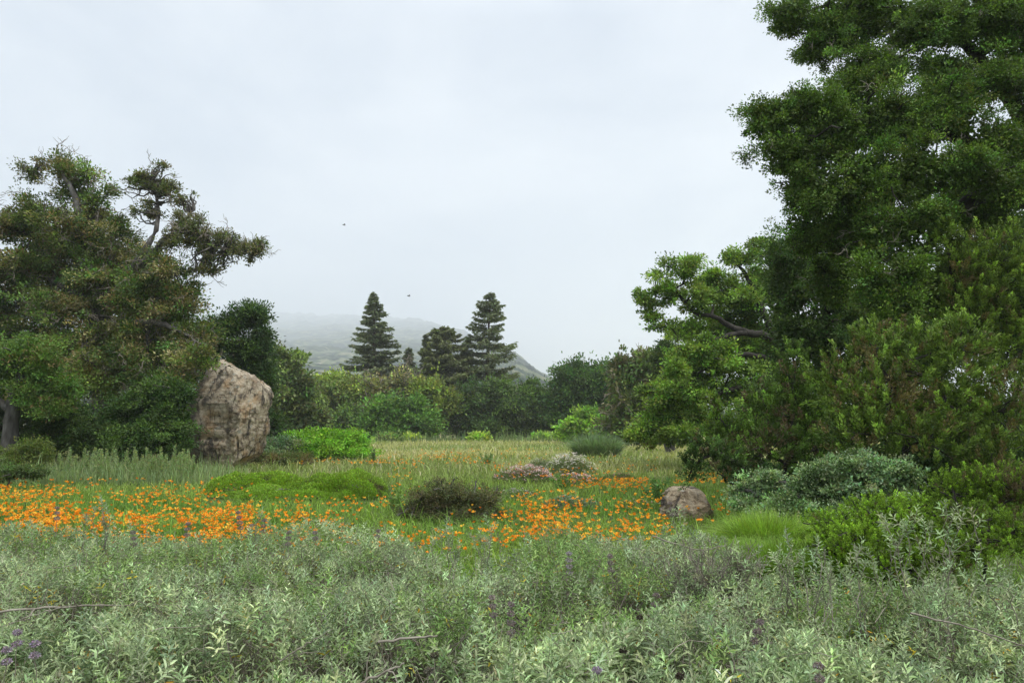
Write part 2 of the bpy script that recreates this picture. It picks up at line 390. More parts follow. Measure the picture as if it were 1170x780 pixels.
# ------------------------------------------------------------------ boulders
def rock_mat(name, light, mid, dark, orange, warm_bias=0.0, stain_x=None):
    m, nt = new_mat(name)
    tc = N(nt, 'ShaderNodeTexCoord')
    def noise(s, d=8, dist=0.0, st=(1, 1, 1), rough=0.6):
        mp = N(nt, 'ShaderNodeMapping'); mp.inputs['Scale'].default_value = st; nt.links.new(tc.outputs['Object'], mp.inputs[0])
        n = N(nt, 'ShaderNodeTexNoise'); n.inputs['Scale'].default_value = s; n.inputs['Detail'].default_value = d; n.inputs['Distortion'].default_value = dist; n.inputs['Roughness'].default_value = rough
        nt.links.new(mp.outputs[0], n.inputs[0]); return n.outputs[0]
    def ramp(f, st):
        r = N(nt, 'ShaderNodeValToRGB'); e = r.color_ramp.elements; e[0].position, e[0].color = st[0][0], (*st[0][1], 1); e[1].position, e[1].color = st[-1][0], (*st[-1][1], 1)
        for p, c in st[1:-1]: e.new(p).color = (*c, 1)
        nt.links.new(f, r.inputs[0]); return r.outputs[0]
    def mix(f, a, b):
        x = N(nt, 'ShaderNodeMix', data_type='RGBA'); nt.links.new(f, x.inputs[0]); nt.links.new(a, x.inputs[6]); nt.links.new(b, x.inputs[7]) if not isinstance(b, tuple) else setattr(x.inputs[7], 'default_value', (*b, 1)); return x.outputs[2]
    base = ramp(noise(3.4, 13, 0.5, rough=.72), [(0.38, dark), (0.46, mid), (0.57, light)])
    om = ramp(noise(1.1, 5, 0.3), [(0.52, (0, 0, 0)), (0.66, (0.7, 0.7, 0.7))]); c = mix(om, base, orange)
    lich = ramp(noise(6.0, 4), [(0.60, (0, 0, 0)), (0.66, (0.75, 0.75, 0.75))]); c = mix(lich, c, (0.42, 0.43, 0.37))
    st = ramp(noise(1.6, 8, 1.2, (1.6, 1.6, 0.35)), [(0.53, (0, 0, 0)), (0.60, (0.85, 0.85, 0.85))]); c = mix(st, c, (0.055, 0.05, 0.045))
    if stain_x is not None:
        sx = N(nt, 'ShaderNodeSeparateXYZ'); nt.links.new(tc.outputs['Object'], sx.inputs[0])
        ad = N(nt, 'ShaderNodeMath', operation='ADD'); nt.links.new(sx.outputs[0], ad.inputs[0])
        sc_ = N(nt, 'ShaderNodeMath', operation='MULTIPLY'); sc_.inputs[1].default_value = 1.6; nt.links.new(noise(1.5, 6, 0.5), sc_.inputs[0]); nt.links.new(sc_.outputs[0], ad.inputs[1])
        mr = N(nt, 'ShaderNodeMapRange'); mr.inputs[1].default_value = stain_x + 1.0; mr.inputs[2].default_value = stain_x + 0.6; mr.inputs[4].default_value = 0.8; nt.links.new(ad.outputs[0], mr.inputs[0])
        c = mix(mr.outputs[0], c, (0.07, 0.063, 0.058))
    vo = N(nt, 'ShaderNodeTexVoronoi', feature='DISTANCE_TO_EDGE'); vo.inputs['Scale'].default_value = 0.8
    nn = N(nt, 'ShaderNodeTexNoise'); nn.inputs['Scale'].default_value = 2.0; nn.inputs['Detail'].default_value = 6; nt.links.new(tc.outputs['Object'], nn.inputs[0])
    vm = N(nt, 'ShaderNodeVectorMath', operation='ADD'); nt.links.new(tc.outputs['Object'], vm.inputs[0]); nt.links.new(nn.outputs[1], vm.inputs[1]); nt.links.new(vm.outputs[0], vo.inputs[0])
    b = N(nt, 'ShaderNodeBsdfPrincipled'); b.inputs['Roughness'].default_value = 0.95; b.inputs['Specular IOR Level'].default_value = 0.15
    nt.links.new(c, b.inputs['Base Color'])
    cm = N(nt, 'ShaderNodeMapRange'); cm.inputs[1].default_value = 0; cm.inputs[2].default_value = 0.035; nt.links.new(vo.outputs[0], cm.inputs[0])
    b1 = N(nt, 'ShaderNodeBump'); b1.inputs['Strength'].default_value = 0.9; b1.inputs['Distance'].default_value = 0.05; nt.links.new(cm.outputs[0], b1.inputs['Height'])
    b2 = N(nt, 'ShaderNodeBump'); b2.inputs['Strength'].default_value = 1.0; b2.inputs['Distance'].default_value = 0.10; nt.links.new(noise(9, 14, 0.5, rough=0.78), b2.inputs['Height']); nt.links.new(b1.outputs[0], b2.inputs['Normal'])
    nt.links.new(b2.outputs[0], b.inputs['Normal'])
    o = N(nt, 'ShaderNodeOutputMaterial'); nt.links.new(b.outputs[0], o.inputs[0])
    return m
def loft_rock(name, label, Y, rows, depth, mat, amp, freq, seed, power=2.6, creases=(), planes=22):
    """rows: (py, px_left, px_right) from the top down; cross-sections are superellipses, then displaced"""
    bl = rows[-1]; loc = at((bl[1] + bl[2]) / 2, bl[0], Y); loc[2] = 0
    nz, na = 120, 200
    rp = np.array([r[0] for r in rows], float); xl = np.array([r[1] for r in rows], float); xr = np.array([r[2] for r in rows], float)
    t = np.linspace(0, 1, nz); py = rp[0] + (rp[-1] - rp[0]) * t
    l = np.interp(py, rp, xl); r = np.interp(py, rp, xr); V = []
    k = np.ones(7) / 7
    l = np.convolve(np.pad(l, 3, 'edge'), k, 'valid'); r = np.convolve(np.pad(r, 3, 'edge'), k, 'valid')
    for i in range(nz):
        a = at(l[i], py[i], Y + depth * .8); b = at(r[i], py[i], Y + depth * .8); cx = (a[0] + b[0]) / 2; hw = (b[0] - a[0]) / 2; hd = depth * (hw / (max(xr - xl) / 2 * scale_at(Y))) ** 0.6
        for th in np.linspace(0, 2 * math.pi, na, endpoint=False):
            c, s = math.cos(th), math.sin(th); e = 2 / power
            x = cx + hw * math.copysign(abs(c) ** e, c); y = Y + depth * 0.8 + hd * math.copysign(abs(s) ** e, s)
            V.append((x, y, a[2]))
    V = np.array(V); V[-na:, 2] = -0.3
    cen = np.array((loc[0], Y + depth * 0.8, V[:, 2].mean()))
    out = unit(V - np.array((cen[0], cen[1], 0)) * np.array((1, 1, 0)) - np.stack([0 * V[:, 0], 0 * V[:, 0], V[:, 2] * 0.75 + cen[2] * 0.25], axis=1))
    for i, v in enumerate(V):
        p = Vector(v) * freq + Vector((seed, seed * 2, 0))
        d = mnoise.fractal(p, 0.9, 2.1, 5) * amp
        vv = mnoise.voronoi(p * 0.55)[0]; d += (vv[1] - vv[0]) * amp * 0.8 - amp * 0.62
        cv = mnoise.cell_vector(Vector(mnoise.voronoi(p * 1.1 + Vector((0, 0, d * .3)))[1][0]) * 3.7); d += (cv[0] - .5) * amp * .75
        cv = mnoise.cell_vector(Vector(mnoise.voronoi(p * 2.9)[1][0]) * 5.3); d += (cv[0] - .5) * amp * .28
        for cxp, half, y0, y1, dp in creases:
            zt, zb = at(cxp, y0, Y)[2], at(cxp, y1, Y)[2]; xx = at(cxp, y0, Y)[0] + 0.06 * math.sin(v[2] * 3)
            if v[1] < Y + depth * .8 and zb - .5 < v[2] < zt:
                d -= dp * math.exp(-((v[0] - xx) / half) ** 2) * min(1, (zt - v[2]) / 0.5)
        V[i] = v + out[i] * d
    rp_ = np.random.default_rng(int(seed * 10)); half = np.array((max(xr - xl) / 2 * scale_at(Y), depth, (V[:, 2].max() - 0) / 2)); mid = np.array((cen[0], cen[1], V[:, 2].max() / 2))
    for _ in range(planes):
        nn = rp_.normal(size=3); nn[1] = -abs(nn[1]) * 1.3; nn[2] *= .8; nn /= np.linalg.norm(nn)
        dd = (V - mid) @ nn; lim = dd.max() * (0.74 + .18 * rp_.random()); over = np.maximum(0, dd - lim); V = V - nn * over[:, None] * .92
    V += np.array([0.05 * amp / .2 * mnoise.fractal(Vector(v * 5.0), .8, 2.2, 4) for v in V])[:, None] * out
    top = V[:na].mean(axis=0) + np.array((0, 0, 0.03)); V = np.vstack([V, top])
    i, j = np.meshgrid(np.arange(nz - 1), np.arange(na), indexing='ij'); a = (i * na + j).ravel(); b = (i * na + (j + 1) % na).ravel()
    q = np.stack([a, a + na, b + na, b], axis=-1)
    ti = len(V) - 1; cap = np.stack([np.arange(na), (np.arange(na) + 1) % na, np.full(na, ti), np.full(na, ti)], axis=-1)
    me = bpy.data.meshes.new(name)
    VV = V - loc
    me.from_pydata(VV.tolist(), [], [list(map(int, f)) for f in q] + [[int(f[0]), int(f[1]), int(f[2])] for f in cap]); me.materials.append(mat)
    me.polygons.foreach_set('use_smooth', [True] * len(me.polygons)); me.update()
    o = link(name, me); o.location = loc
    return tag(o, label, 'boulder')
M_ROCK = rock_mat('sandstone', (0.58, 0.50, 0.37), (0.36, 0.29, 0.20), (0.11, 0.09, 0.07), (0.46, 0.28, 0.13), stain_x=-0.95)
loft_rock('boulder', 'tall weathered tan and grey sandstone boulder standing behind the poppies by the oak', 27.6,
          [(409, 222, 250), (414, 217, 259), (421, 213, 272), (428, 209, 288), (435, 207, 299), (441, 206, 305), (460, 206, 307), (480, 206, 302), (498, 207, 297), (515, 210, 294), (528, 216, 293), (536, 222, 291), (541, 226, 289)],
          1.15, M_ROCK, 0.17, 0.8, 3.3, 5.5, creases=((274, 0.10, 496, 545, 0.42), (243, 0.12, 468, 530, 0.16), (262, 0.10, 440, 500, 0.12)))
M_ROCK2 = rock_mat('brown_stone', (0.50, 0.42, 0.30), (0.36, 0.28, 0.18), (0.12, 0.09, 0.06), (0.30, 0.19, 0.11))
loft_rock('boulder', 'low brown rounded boulder half hidden under the drooping juniper branch', 12.6,
          [(555, 774, 802), (557, 766, 811), (561, 760, 817), (567, 756, 820), (574, 753, 823), (590, 750, 826), (600, 748, 828)], 0.42, M_ROCK2, 0.11, 1.8, 9.1, 2.5, planes=30)

# ------------------------------------------------------------------ the tree line at the far side of the meadow
def conifer(name, label, Y, px, top_py, base_half, seed, droop=0.35, dens=1.0, base=(0.05, 0.065, 0.035), bare=0.0, tiers=40, group=None, lean=0, start=0.12, needle=(0.42, 0.16), power=0.85):
    rs = np.random.default_rng(seed)
    loc = at(px, 500, Y); loc[2] = 0; top = at(px + lean, top_py, Y); H = top[2]
    th = thing(name, label, 'conifer', loc, group)
    tb = Tubes(); s = wiggle(loc, top, 12, 0.015); tb.add(s, np.linspace(H * 0.022, 0.05, 12), 8); tb.build('trunk', M_REDBARK, th, loc)
    q = Quads(); bt = Tubes(); BW = base_half * scale_at(Y)
    for k in range(tiers):
        nb = rs.integers(6, 9)
        for a in (np.arange(nb) / nb + rs.random()) * 2 * math.pi:
            t = min(.995, max(0, (k + rs.normal(.5, .9)) / tiers)); z = H * (start + (1 - start) * t)
            i = z / H * 11; c = s[min(int(i), 10)] * (1 - i % 1) + s[min(int(i) + 1, 11)] * (i % 1)
            ln = BW * (1 - t) ** power * (0.40 + 0.68 * rs.random()) + 0.35 * (1 - t) + .06
            if rs.random() < bare: continue
            d = np.array((math.cos(a), math.sin(a), 0)); u = np.linspace(0, 1, 8)[:, None]
            rise = 0.35 * t - 0.05
            p = c + d * ln * u + np.array((0, 0, 1)) * (rise * ln * u - droop * ln * u ** 2 + 0.22 * ln * u ** 4)
            bt.add(p, np.linspace(0.09, 0.02, 8) * (1 - t * .6), 4)
            n = int(42 * dens * (ln / 2.5 + 0.25)) * 2; ti = 0.12 + 0.88 * rs.random(n) ** 0.8
            P = c + d * ln * ti[:, None] + np.array((0, 0, 1)) * (rise * ln * ti - droop * ln * ti ** 2 + 0.22 * ln * ti ** 4)[:, None]
            side = np.array((-d[1], d[0], 0)) * rs.normal(0, 0.14 * ln + 0.08, n)[:, None] * (1 - 0.6 * ti[:, None])
            P = P + side + np.array((0, 0, -0.12)) * rs.random((n, 1))
            D = unit(d * 0.7 + unit(side + 1e-6) * 0.5 + np.array((0, 0, -0.35)) + rs.normal(0, 0.25, (n, 3)))
            q.add(rhomb(P, D, unit(np.array((0, 0, 1)) + rs.normal(0, 0.5, (n, 3))), needle[0] * (0.7 + .6 * rs.random(n)), needle[1]), vary(base, n, 0.06, 0.22) * math.exp(rs.normal(0, 0.15)))
    # the leader
    n = 60; P = top - np.array((0, 0, 1)) * (rs.random((n, 1)) * H * 0.05); q.add(rhomb(P, unit(rs.normal(0, 1, (n, 3)) + np.array((0, 0, .6))), rnd_dir(n), needle[0] * .8, needle[1]), vary(base, n))
    bt.build('branches', M_REDBARK, th, loc); q.build('crown', M_LEAF, th, loc)
conifer('tall_conifer', 'tall dark conifer with a dense even cone above the left tree line', 98, 427, 335, 56, 11, 0.26, 0.95, (0.115, 0.135, 0.09), bare=.06, tiers=40, needle=(.46, .2))
conifer('tall_conifer', 'tall conifer with gaps between its drooping branches, right of the others', 98, 557, 335, 50, 41, 0.16, 1.0, (0.12, 0.142, 0.085), bare=0.32, tiers=36, power=0.58, needle=(.46, .2), lean=3)
conifer('tall_conifer', 'broad blunt-topped olive conifer between the two tallest ones', 97, 507, 374, 54, 17, 0.25, 1.7, (0.125, 0.14, 0.07), tiers=36, power=0.5, needle=(.46, .2))
conifer('small_conifer', 'thin conifer tip standing just left of the broad blunt conifer', 100, 487, 382, 18, 23, 0.3, 1.3, (0.11, 0.125, 0.085), tiers=30, power=.8)
conifer('small_conifer', 'short ragged conifer tip right beside the tall dark conifer', 101, 467, 398, 16, 19, 0.3, 1.3, (0.11, 0.125, 0.09), tiers=26, power=0.6)
conifer('small_conifer', 'slender grey-green conifer top just left of the gappy tall conifer', 99, 534, 386, 17, 29, 0.3, 1.4, (0.115, 0.135, 0.08), tiers=30, power=.6)

TL = 'trees of the far tree line'
FL = (0.34, 0.19)
def far(name, label, Y, base_px, blobs, base, **k):
    base = tuple(np.array(base) * np.array((1.5, 1.62, 1.25))); k.setdefault('alt', tuple(np.array(base) * np.array((1.6, 1.6, 1.2)))); k.setdefault('alt_share', .3)
    k.setdefault('clump', 0.95); k.setdefault('per', 46); k.setdefault('tw', 24); k.setdefault('group', TL); k.setdefault('dens', 1.15); k.setdefault('cval', 0.3)
    return oak(name, label, Y, base_px, None, [], blobs, FL, base, **k)
far('oak_tree', 'grey-green oak rising just right of the tall boulder', 62, 325, [(318, 425, 30, 0, 34), (335, 450, 30, 0, 30), (312, 470, 30, 0, 35), (345, 480, 26, 1, 26)], (0.065, 0.080, 0.048), clump=0.7)
far('broadleaf_tree', 'pale olive bushy tree left of the tall dark conifer', 88, 385, [(365, 452, 26, 0, 20), (392, 444, 28, 0, 20), (410, 460, 24, 0, 26), (372, 480, 30, 0, 26), (352, 470, 18, 1, 24)], (0.115, 0.135, 0.055))
far('bare_tree', 'brownish half bare tree in front of the tall dark conifer', 87, 446, [(432, 444, 20, 0, 18), (455, 440, 20, 0, 20), (446, 462, 26, 0, 20)], (0.17, 0.15, 0.095), alt=(0.09, 0.11, 0.05), alt_share=0.35, dens=0.8, dry=220, val=0.3)
far('broadleaf_tree', 'yellowish green tree between the bare tree and the broad conifer', 86, 490, [(482, 455, 22, 0, 20), (505, 462, 20, 0, 24), (468, 470, 18, 0, 20)], (0.10, 0.115, 0.045))
far('oak_tree', 'rounded mid green oak in front of the half bare tree', 82, 455, [(430, 478, 26, 0, 22), (455, 470, 24, 0, 20), (478, 484, 24, 0, 20), (448, 492, 30, 0, 14), (490, 496, 14, 0, 12)], (0.055, 0.095, 0.03))
far('oak_tree', 'dusky green tree at the meadow edge below the pale olive tree', 84, 405, [(395, 484, 22, 0, 22), (418, 490, 16, 0, 18), (372, 492, 20, 0, 16)], (0.055, 0.078, 0.035))
far('oak_tree', 'dark oak under the gappy tall conifer', 88, 560, [(540, 455, 24, 0, 20), (568, 450, 24, 0, 20), (552, 478, 34, 0, 26), (585, 472, 22, 0, 26), (525, 480, 20, 0, 24), (560, 496, 36, 0, 10)], (0.040, 0.058, 0.028))
far('oak_tree', 'dark green oak standing where the right hill slope comes down', 90, 608, [(605, 448, 15, 0, 16), (612, 470, 22, 0, 24), (598, 486, 20, 0, 18), (625, 488, 18, 0, 16)], (0.045, 0.068, 0.028))
far('oak_tree', 'tallest dark green oak of the tree line right of the hill slope', 86, 665, [(672, 432, 26, 0, 20), (650, 440, 24, 0, 20), (694, 428, 22, 0, 20), (660, 462, 32, 0, 24), (690, 455, 26, 0, 28), (638, 470, 18, 0, 28), (680, 480, 30, 0, 22)], (0.036, 0.062, 0.026))
far('oak_tree', 'grey-brown scrubby tree between the tallest dark oak and the light green oak', 60, 735, [(715, 430, 20, 0, 20), (738, 424, 20, 0, 22), (725, 455, 26, 0, 24), (752, 440, 18, 0, 30), (712, 485, 24, 0, 28), (742, 490, 28, 0, 28), (768, 500, 24, 1, 24)], (0.070, 0.085, 0.045), alt=(0.15, 0.13, 0.10), alt_share=0.3, clump=0.6, dry=120)
far('round_bush', 'rounded yellow-green bush at the far right edge of the meadow', 70, 672, [(668, 484, 22, 0, 19), (690, 488, 18, 0, 17), (650, 494, 13, 0, 11), (678, 496, 26, 0, 12)], (0.105, 0.155, 0.045), cat='bush', group=None, clump=0.6)
# low bits of scrub along the meadow edge
for i, (px, r, lab, c) in enumerate(((438, 10, 'small pale bush left of centre at the foot of the far trees', (0.14, 0.17, 0.10)), (545, 9, 'small bright yellow-green bush at the foot of the dark oaks', (0.19, 0.25, 0.07)),
                                     (620, 11, 'low light green bush left of the rounded yellow-green bush', (0.16, 0.20, 0.07)), (470, 7, 'tiny yellowish bush below the rounded mid green oak', (0.20, 0.23, 0.09)))):
    far('low_bush', lab, 79, px, [(px, 503 - r * .2, r, 0, r * .5), (px + r, 504, r * .7, 0, r * .35)], c, cat='bush', clump=0.35, per=24, tw=4, group='small bushes along the far edge of the meadow')

# ------------------------------------------------------------------ left side
GO = (0.085, 0.120, 0.036)
oak('old_oak', 'big gnarled old oak with browning leaves and bare twigs above the tall boulder', 31, 120,
    [(120, 530, 0, .42), (118, 470, 0, .36), (108, 400, 0, .33), (112, 345, 0, .30), (120, 300, 0, .26)],
    [[(112, 345, 0, .22), (140, 325, -1, .17), (163, 290, -1.5, .12), (178, 262, -1.5, .10), (180, 232, -1.2, .06), (172, 208, -1, .03)],
     [(120, 330, 0, .2), (165, 300, -1.6, .14), (190, 272, -2, .11), (215, 266, -2, .10), (240, 278, -2, .07), (272, 290, -2, .035)],
     [(118, 310, 0, .22), (95, 270, -.5, .17), (86, 225, -.5, .12), (72, 200, -.5, .07)],
     [(110, 350, 0, .2), (60, 320, .5, .12), (20, 300, .8, .08), (-30, 280, 0, .05)],
     [(163, 290, -1.5, .12), (185, 280, -1.5, .10), (205, 255, -1.3, .06), (222, 240, -1.2, .03)],
     [(112, 390, 0, .2), (150, 370, -2, .16), (190, 372, -2.5, .10), (225, 390, -2.5, .05)]],
    [(78, 215, 34, 0, 30), (70, 188, 16, 0, 12), (112, 235, 28, 0, 26), (45, 248, 34, 0, 24), (14, 262, 28, 0, 24), (90, 268, 44, -.5, 30), (132, 272, 24, -1, 26), (30, 300, 40, 0, 30), (-10, 320, 40, 0, 40),
     (120, 312, 46, -1, 26), (165, 325, 36, -1.5, 26), (195, 305, 22, -2, 20), (208, 328, 22, -2, 18), (70, 345, 50, -1, 26), (150, 362, 50, -1.5, 28), (205, 365, 34, -2, 24), (232, 385, 26, -2, 20), (100, 395, 55, -1.5, 30),
     (170, 405, 48, -2, 26), (30, 390, 40, 0, 34), (120, 435, 46, -2, 26), (180, 435, 36, -2, 20), (222, 408, 26, -3.9, 16), (236, 418, 16, -4.2, 9), (205, 425, 20, -4.2, 16), (215, 390, 30, -2.5, 22), (55, 440, 40, 0, 34), (60, 275, 46, 1.5, 36), (130, 300, 46, 1.5, 36), (0, 350, 46, 1.5, 50), (90, 340, 60, 2, 44), (170, 350, 40, 1.5, 36), (150, 400, 60, 2, 40), (60, 400, 60, 2, 44), (196, 330, 30, -.5, 26)],
    (0.115, 0.058), GO, clump=0.42, per=74, alt=[(0.20, 0.14, 0.07), (0.24, 0.21, 0.13), (0.16, 0.13, 0.06), (0.22, 0.20, 0.10)], alt_share=0.38, dens=0.88, tw=330, dry=900, val=0.28, cval=0.34, core=False, flat=0.6, hue=0.14)
# the open outer limb of the old oak, sparse foliage with the sky showing through: belongs to the same tree
def extra_foliage(th, Y, blobs, leaf, base, clump, per, **k):
    loc = np.array(th.location); q = Quads(); B = []
    skel_pts = k.pop('skel', None); tw = k.pop('dry', 0); nm = k.pop('name', 'outer_foliage')
    for px, py, rp, dy, rz in blobs:
        s2 = scale_at(Y + dy); B.append((*at(px, py, Y + dy), rp * s2, rp * s2 * .7, rz * s2))
    cc = crown(q, B, clump, per, leaf[0], leaf[1], base, core=False, **k)
    q.build(nm, M_LEAF, th, loc)
    if skel_pts is not None:
        sk = [(smoothpath([at(a, b, Y + c) for a, b, c in path], 20), np.full(20, .09)) for path in skel_pts]
        tb = Tubes()
        for c in cc: bough(tb, sk, c, 0.05, 0.010, 0.28, sides=4)
        tb.build('twigs', M_BARK, th, loc)
        tt = Tubes()
        for i in RS.choice(len(cc), tw, replace=True):
            a = cc[i]; d = rnd_dir(1)[0]; p = wiggle(a, a + d * (.35 + .6 * RS.random()), 6, .3); tt.add(p, np.linspace(.020, .007, 6), 3)
            for _ in range(3):
                j = RS.integers(1, 5); p2 = wiggle(p[j], p[j] + unit(d + rnd_dir(1)[0]) * .35, 5, .3); tt.add(p2, np.linspace(.012, .006, 5), 3)
        tt.build('bare_twigs', M_TWIG, th, loc)
old = [o for o in bpy.data.objects if o.name == 'old_oak'][0]
extra_foliage(old, 31, [(155, 212, 22, -1.2, 18), (178, 200, 20, -1, 10), (186, 215, 14, -1, 14), (200, 222, 20, -1.2, 16), (168, 240, 20, -1.5, 14), (208, 250, 20, -1.5, 16), (228, 262, 24, -2, 16), (250, 270, 20, -2, 14), (272, 278, 24, -2, 16), (292, 288, 17, -2, 14),
                        (262, 290, 26, -2, 14), (225, 285, 18, -2, 20), (240, 305, 16, -2, 10), (205, 280, 24, -2, 16), (30, 200, 14, -.5, 14), (45, 195, 14, -.5, 10), (290, 282, 16, -2, 12), (225, 312, 14, -2, 14)],
              (0.10, 0.048), (0.095, 0.110, 0.045), 0.24, 40, dens=0.40, alt=[(0.2, 0.16, 0.10), (0.14, 0.15, 0.07)], alt_share=0.25, dry=130, zmin=None,
              skel=[[(140, 325, -1), (163, 290, -1.5), (178, 262, -1.5), (180, 232, -1.2), (172, 208, -1)], [(165, 300, -1.6), (190, 272, -2), (215, 266, -2), (240, 278, -2), (290, 290, -2)], [(163, 290, -1.5), (205, 255, -1.3), (222, 240, -1.2)],
                    [(86, 225, -.5), (60, 205, -.5), (35, 198, -.5)]])
oak('oak_tree', 'deep green oak behind the tall boulder, its round top against the sky', 38, 262,
    [(262, 520, 0, .3), (262, 450, 0, .26), (268, 400, 0, .18)], [],
    [(290, 362, 22, 0, 18), (298, 385, 14, 0, 22), (262, 372, 22, 0, 20), (240, 390, 24, 0, 22), (280, 405, 26, 0, 26), (255, 430, 30, 0, 26), (300, 430, 18, 0, 30), (292, 465, 26, 0, 26), (306, 495, 20, 0, 22)],
    (0.15, 0.07), (0.040, 0.072, 0.028), clump=0.42, per=52, dens=1.1, tw=60, alt=(0.07, 0.12, 0.03), alt_share=.3)
oak('young_oak', 'small bright green oak with a grey trunk at the left edge', 23.5, 12,
    [(10, 520, 0, .26), (12, 485, 0, .21), (16, 455, 0, .19), (25, 430, 0, .13)], [[(12, 470, 0, .12), (-15, 445, 0, .08), (-30, 430, 0, .05)]],
    [(32, 402, 32, 0, 26), (10, 418, 30, 0, 24), (52, 425, 30, 0, 24), (40, 450, 34, 0, 18), (74, 446, 22, 0, 20), (-20, 410, 34, 0, 30), (62, 468, 26, 0, 14), (-20, 450, 30, 0, 18)],
    (0.085, 0.040), (0.095, 0.160, 0.038), clump=0.30, per=58, dens=0.85, tw=70, alt=[(0.12, 0.17, 0.045), (0.22, 0.16, 0.09)], alt_share=0.28)
oak('evergreen_shrub', 'large dark glossy-leaved shrub filling the space left of the tall boulder', 25.5, 160,
    [(150, 530, 0, .12), (150, 500, 0, .10), (150, 475, 0, .08)], [],
    [(178, 462, 36, 0, 28), (140, 474, 32, 0, 26), (198, 480, 22, -.3, 30), (165, 500, 46, -.6, 26), (110, 496, 30, -.3, 26), (203, 505, 16, -.8, 24), (200, 470, 16, -.4, 24), (206, 450, 14, -.2, 14), (130, 515, 40, -1, 16)],
    (0.085, 0.045), (0.042, 0.078, 0.024), clump=0.30, per=60, dens=1.0, tw=40, alt=(0.075, 0.125, 0.03), alt_share=.3, cat='shrub')
oak('evergreen_shrub', 'dark green shrub under the small oak, left of the glossy shrub', 24.5, 70,
    None, [], [(78, 478, 30, 0, 26), (60, 500, 34, 0, 24), (95, 505, 26, -.4, 20), (40, 510, 26, -.5, 16)], (0.075, 0.036), (0.042, 0.072, 0.024), clump=0.28, per=58, dens=1.0, tw=20, cat='shrub', tr=.07, alt=(0.08, 0.12, 0.03), alt_share=.25)
oak('evergreen_shrub', 'dark leafy thicket behind the grey oak trunk at the left edge', 34, 20, None, [], [(0, 470, 40, 0, 34), (50, 480, 40, 0, 36), (100, 490, 40, 0, 34), (10, 510, 50, 0, 24), (-40, 480, 40, 0, 40), (150, 490, 40, 0, 40), (195, 480, 34, 0, 50)], (0.13, 0.06), (0.042, 0.07, 0.025), clump=0.4, per=50, dens=0.9, tw=20, cat='shrub')
oak('low_shrub', 'low yellow-green shrub at the foot of the grey oak trunk', 21.5, 35,
    None, [], [(35, 512, 18, 0, 13), (18, 524, 20, 0, 10), (48, 522, 16, 0, 10), (-8, 520, 20, 0, 14)], (0.06, 0.022), (0.10, 0.13, 0.035), clump=0.2, per=50, dens=1.1, tw=14, cat='shrub', tr=.04)
oak('low_shrub', 'dull green low shrub in front of the yellow-green one at the left edge', 18.5, 20,
    None, [], [(10, 540, 22, 0, 8), (40, 540, 22, 0, 8), (-15, 536, 22, 0, 12)], (0.05, 0.02), (0.075, 0.11, 0.04), clump=0.16, per=44, dens=1.1, tw=10, cat='shrub', tr=.03)
oak('bright_bush', 'vivid lime green dome-shaped bush beside the tall boulder', 34.0, 378,
    None, [], [(375, 508, 40, 0, 17), (400, 512, 26, 0, 14), (350, 508, 26, 0, 13), (378, 518, 46, -.4, 10)], (0.11, 0.055), (0.16, 0.30, 0.035), clump=0.32, per=60, dens=1.5, tw=10, cat='bush', tr=.05, up=0.9, flat=.45, cval=.22)
oak('grey_green_bush', 'silvery blue-green bush between the boulder and the lime green bush', 33.0, 318,
    None, [], [(312, 514, 20, 0, 15), (332, 514, 18, 0, 14), (322, 524, 28, -.4, 9)], (0.10, 0.045), (0.13, 0.18, 0.11), clump=0.28, per=50, dens=1.4, tw=10, cat='bush', tr=.05)
oak('low_shrub', 'olive brown low shrub at the right foot of the tall boulder', 30.0, 320,
    None, [], [(306, 527, 14, 0, 8), (326, 530, 22, -.3, 6), (345, 532, 16, -.3, 5)], (0.08, 0.035), (0.10, 0.115, 0.05), clump=0.2, per=44, dens=1.3, tw=8, cat='shrub', tr=.03, alt=(0.15, 0.11, 0.06), alt_share=.3)
def mound(name, label, px, Yc, half, h, base, n, leafsize, depth=None, seed=0, cat='shrub', group=None, rough=0.26, alt=None, stems=True):
    """low dome of small upright leaves with its woody stems"""
    c = np.array((at(px, 500, Yc)[0], Yc, 0.0)); hw = half * scale_at(Yc); dp = depth or hw * .8
    th = thing(name, label, cat, c, group)
    a = RS.random(n) * 2 * math.pi; r = RS.random(n) ** 0.5
    x = np.cos(a) * r; y = np.sin(a) * r
    nz = np.array([mnoise.fractal(Vector((u * hw * 1.8 + seed, v * dp * 1.8, seed)), 1, 2, 3) for u, v in zip(x, y)])
    edge = 1 + 0.16 * np.sin(a * 3 + seed) + 0.08 * np.sin(a * 7 + seed * 2)
    top = h * np.sqrt(np.clip(1 - r ** 2.6, 0, 1)) * (1 + rough * 2 * nz)
    z = top * (1 - 0.35 * RS.random(n) ** 2)
    P = c + np.stack([x * hw * edge, y * dp * edge, z + 0.02], axis=1)
    D = unit(np.stack([x * .6, y * .6, np.full(n, .55)], axis=1) + rnd_dir(n) * .6)
    q = Quads(); s = .7 + .6 * RS.random(n)
    C = vary(base, n, .08, .25) * np.exp(nz * 0.35)[:, None]
    if alt is not None:
        m = (nz + RS.normal(0, .15, n)) < -0.28; C[m] = vary(alt, m.sum(), .08, .3)
    q.add(rhomb(P, D, unit(rnd_dir(n) + np.array((0, 0, .5))), leafsize[0] * s, leafsize[1] * s), C)
    tb = Tubes()
    for i in RS.choice(n, 60): tb.add(wiggle(c + np.array((0, 0, -.02)) + rnd_dir(1)[0] * .06, P[i] - np.array((0, 0, .05)), 6, .12), np.linspace(.018, .005, 6), 4)
    tb.build('stems', M_TWIG, th, c); q.build('foliage', M_LEAF, th, c)
    return th
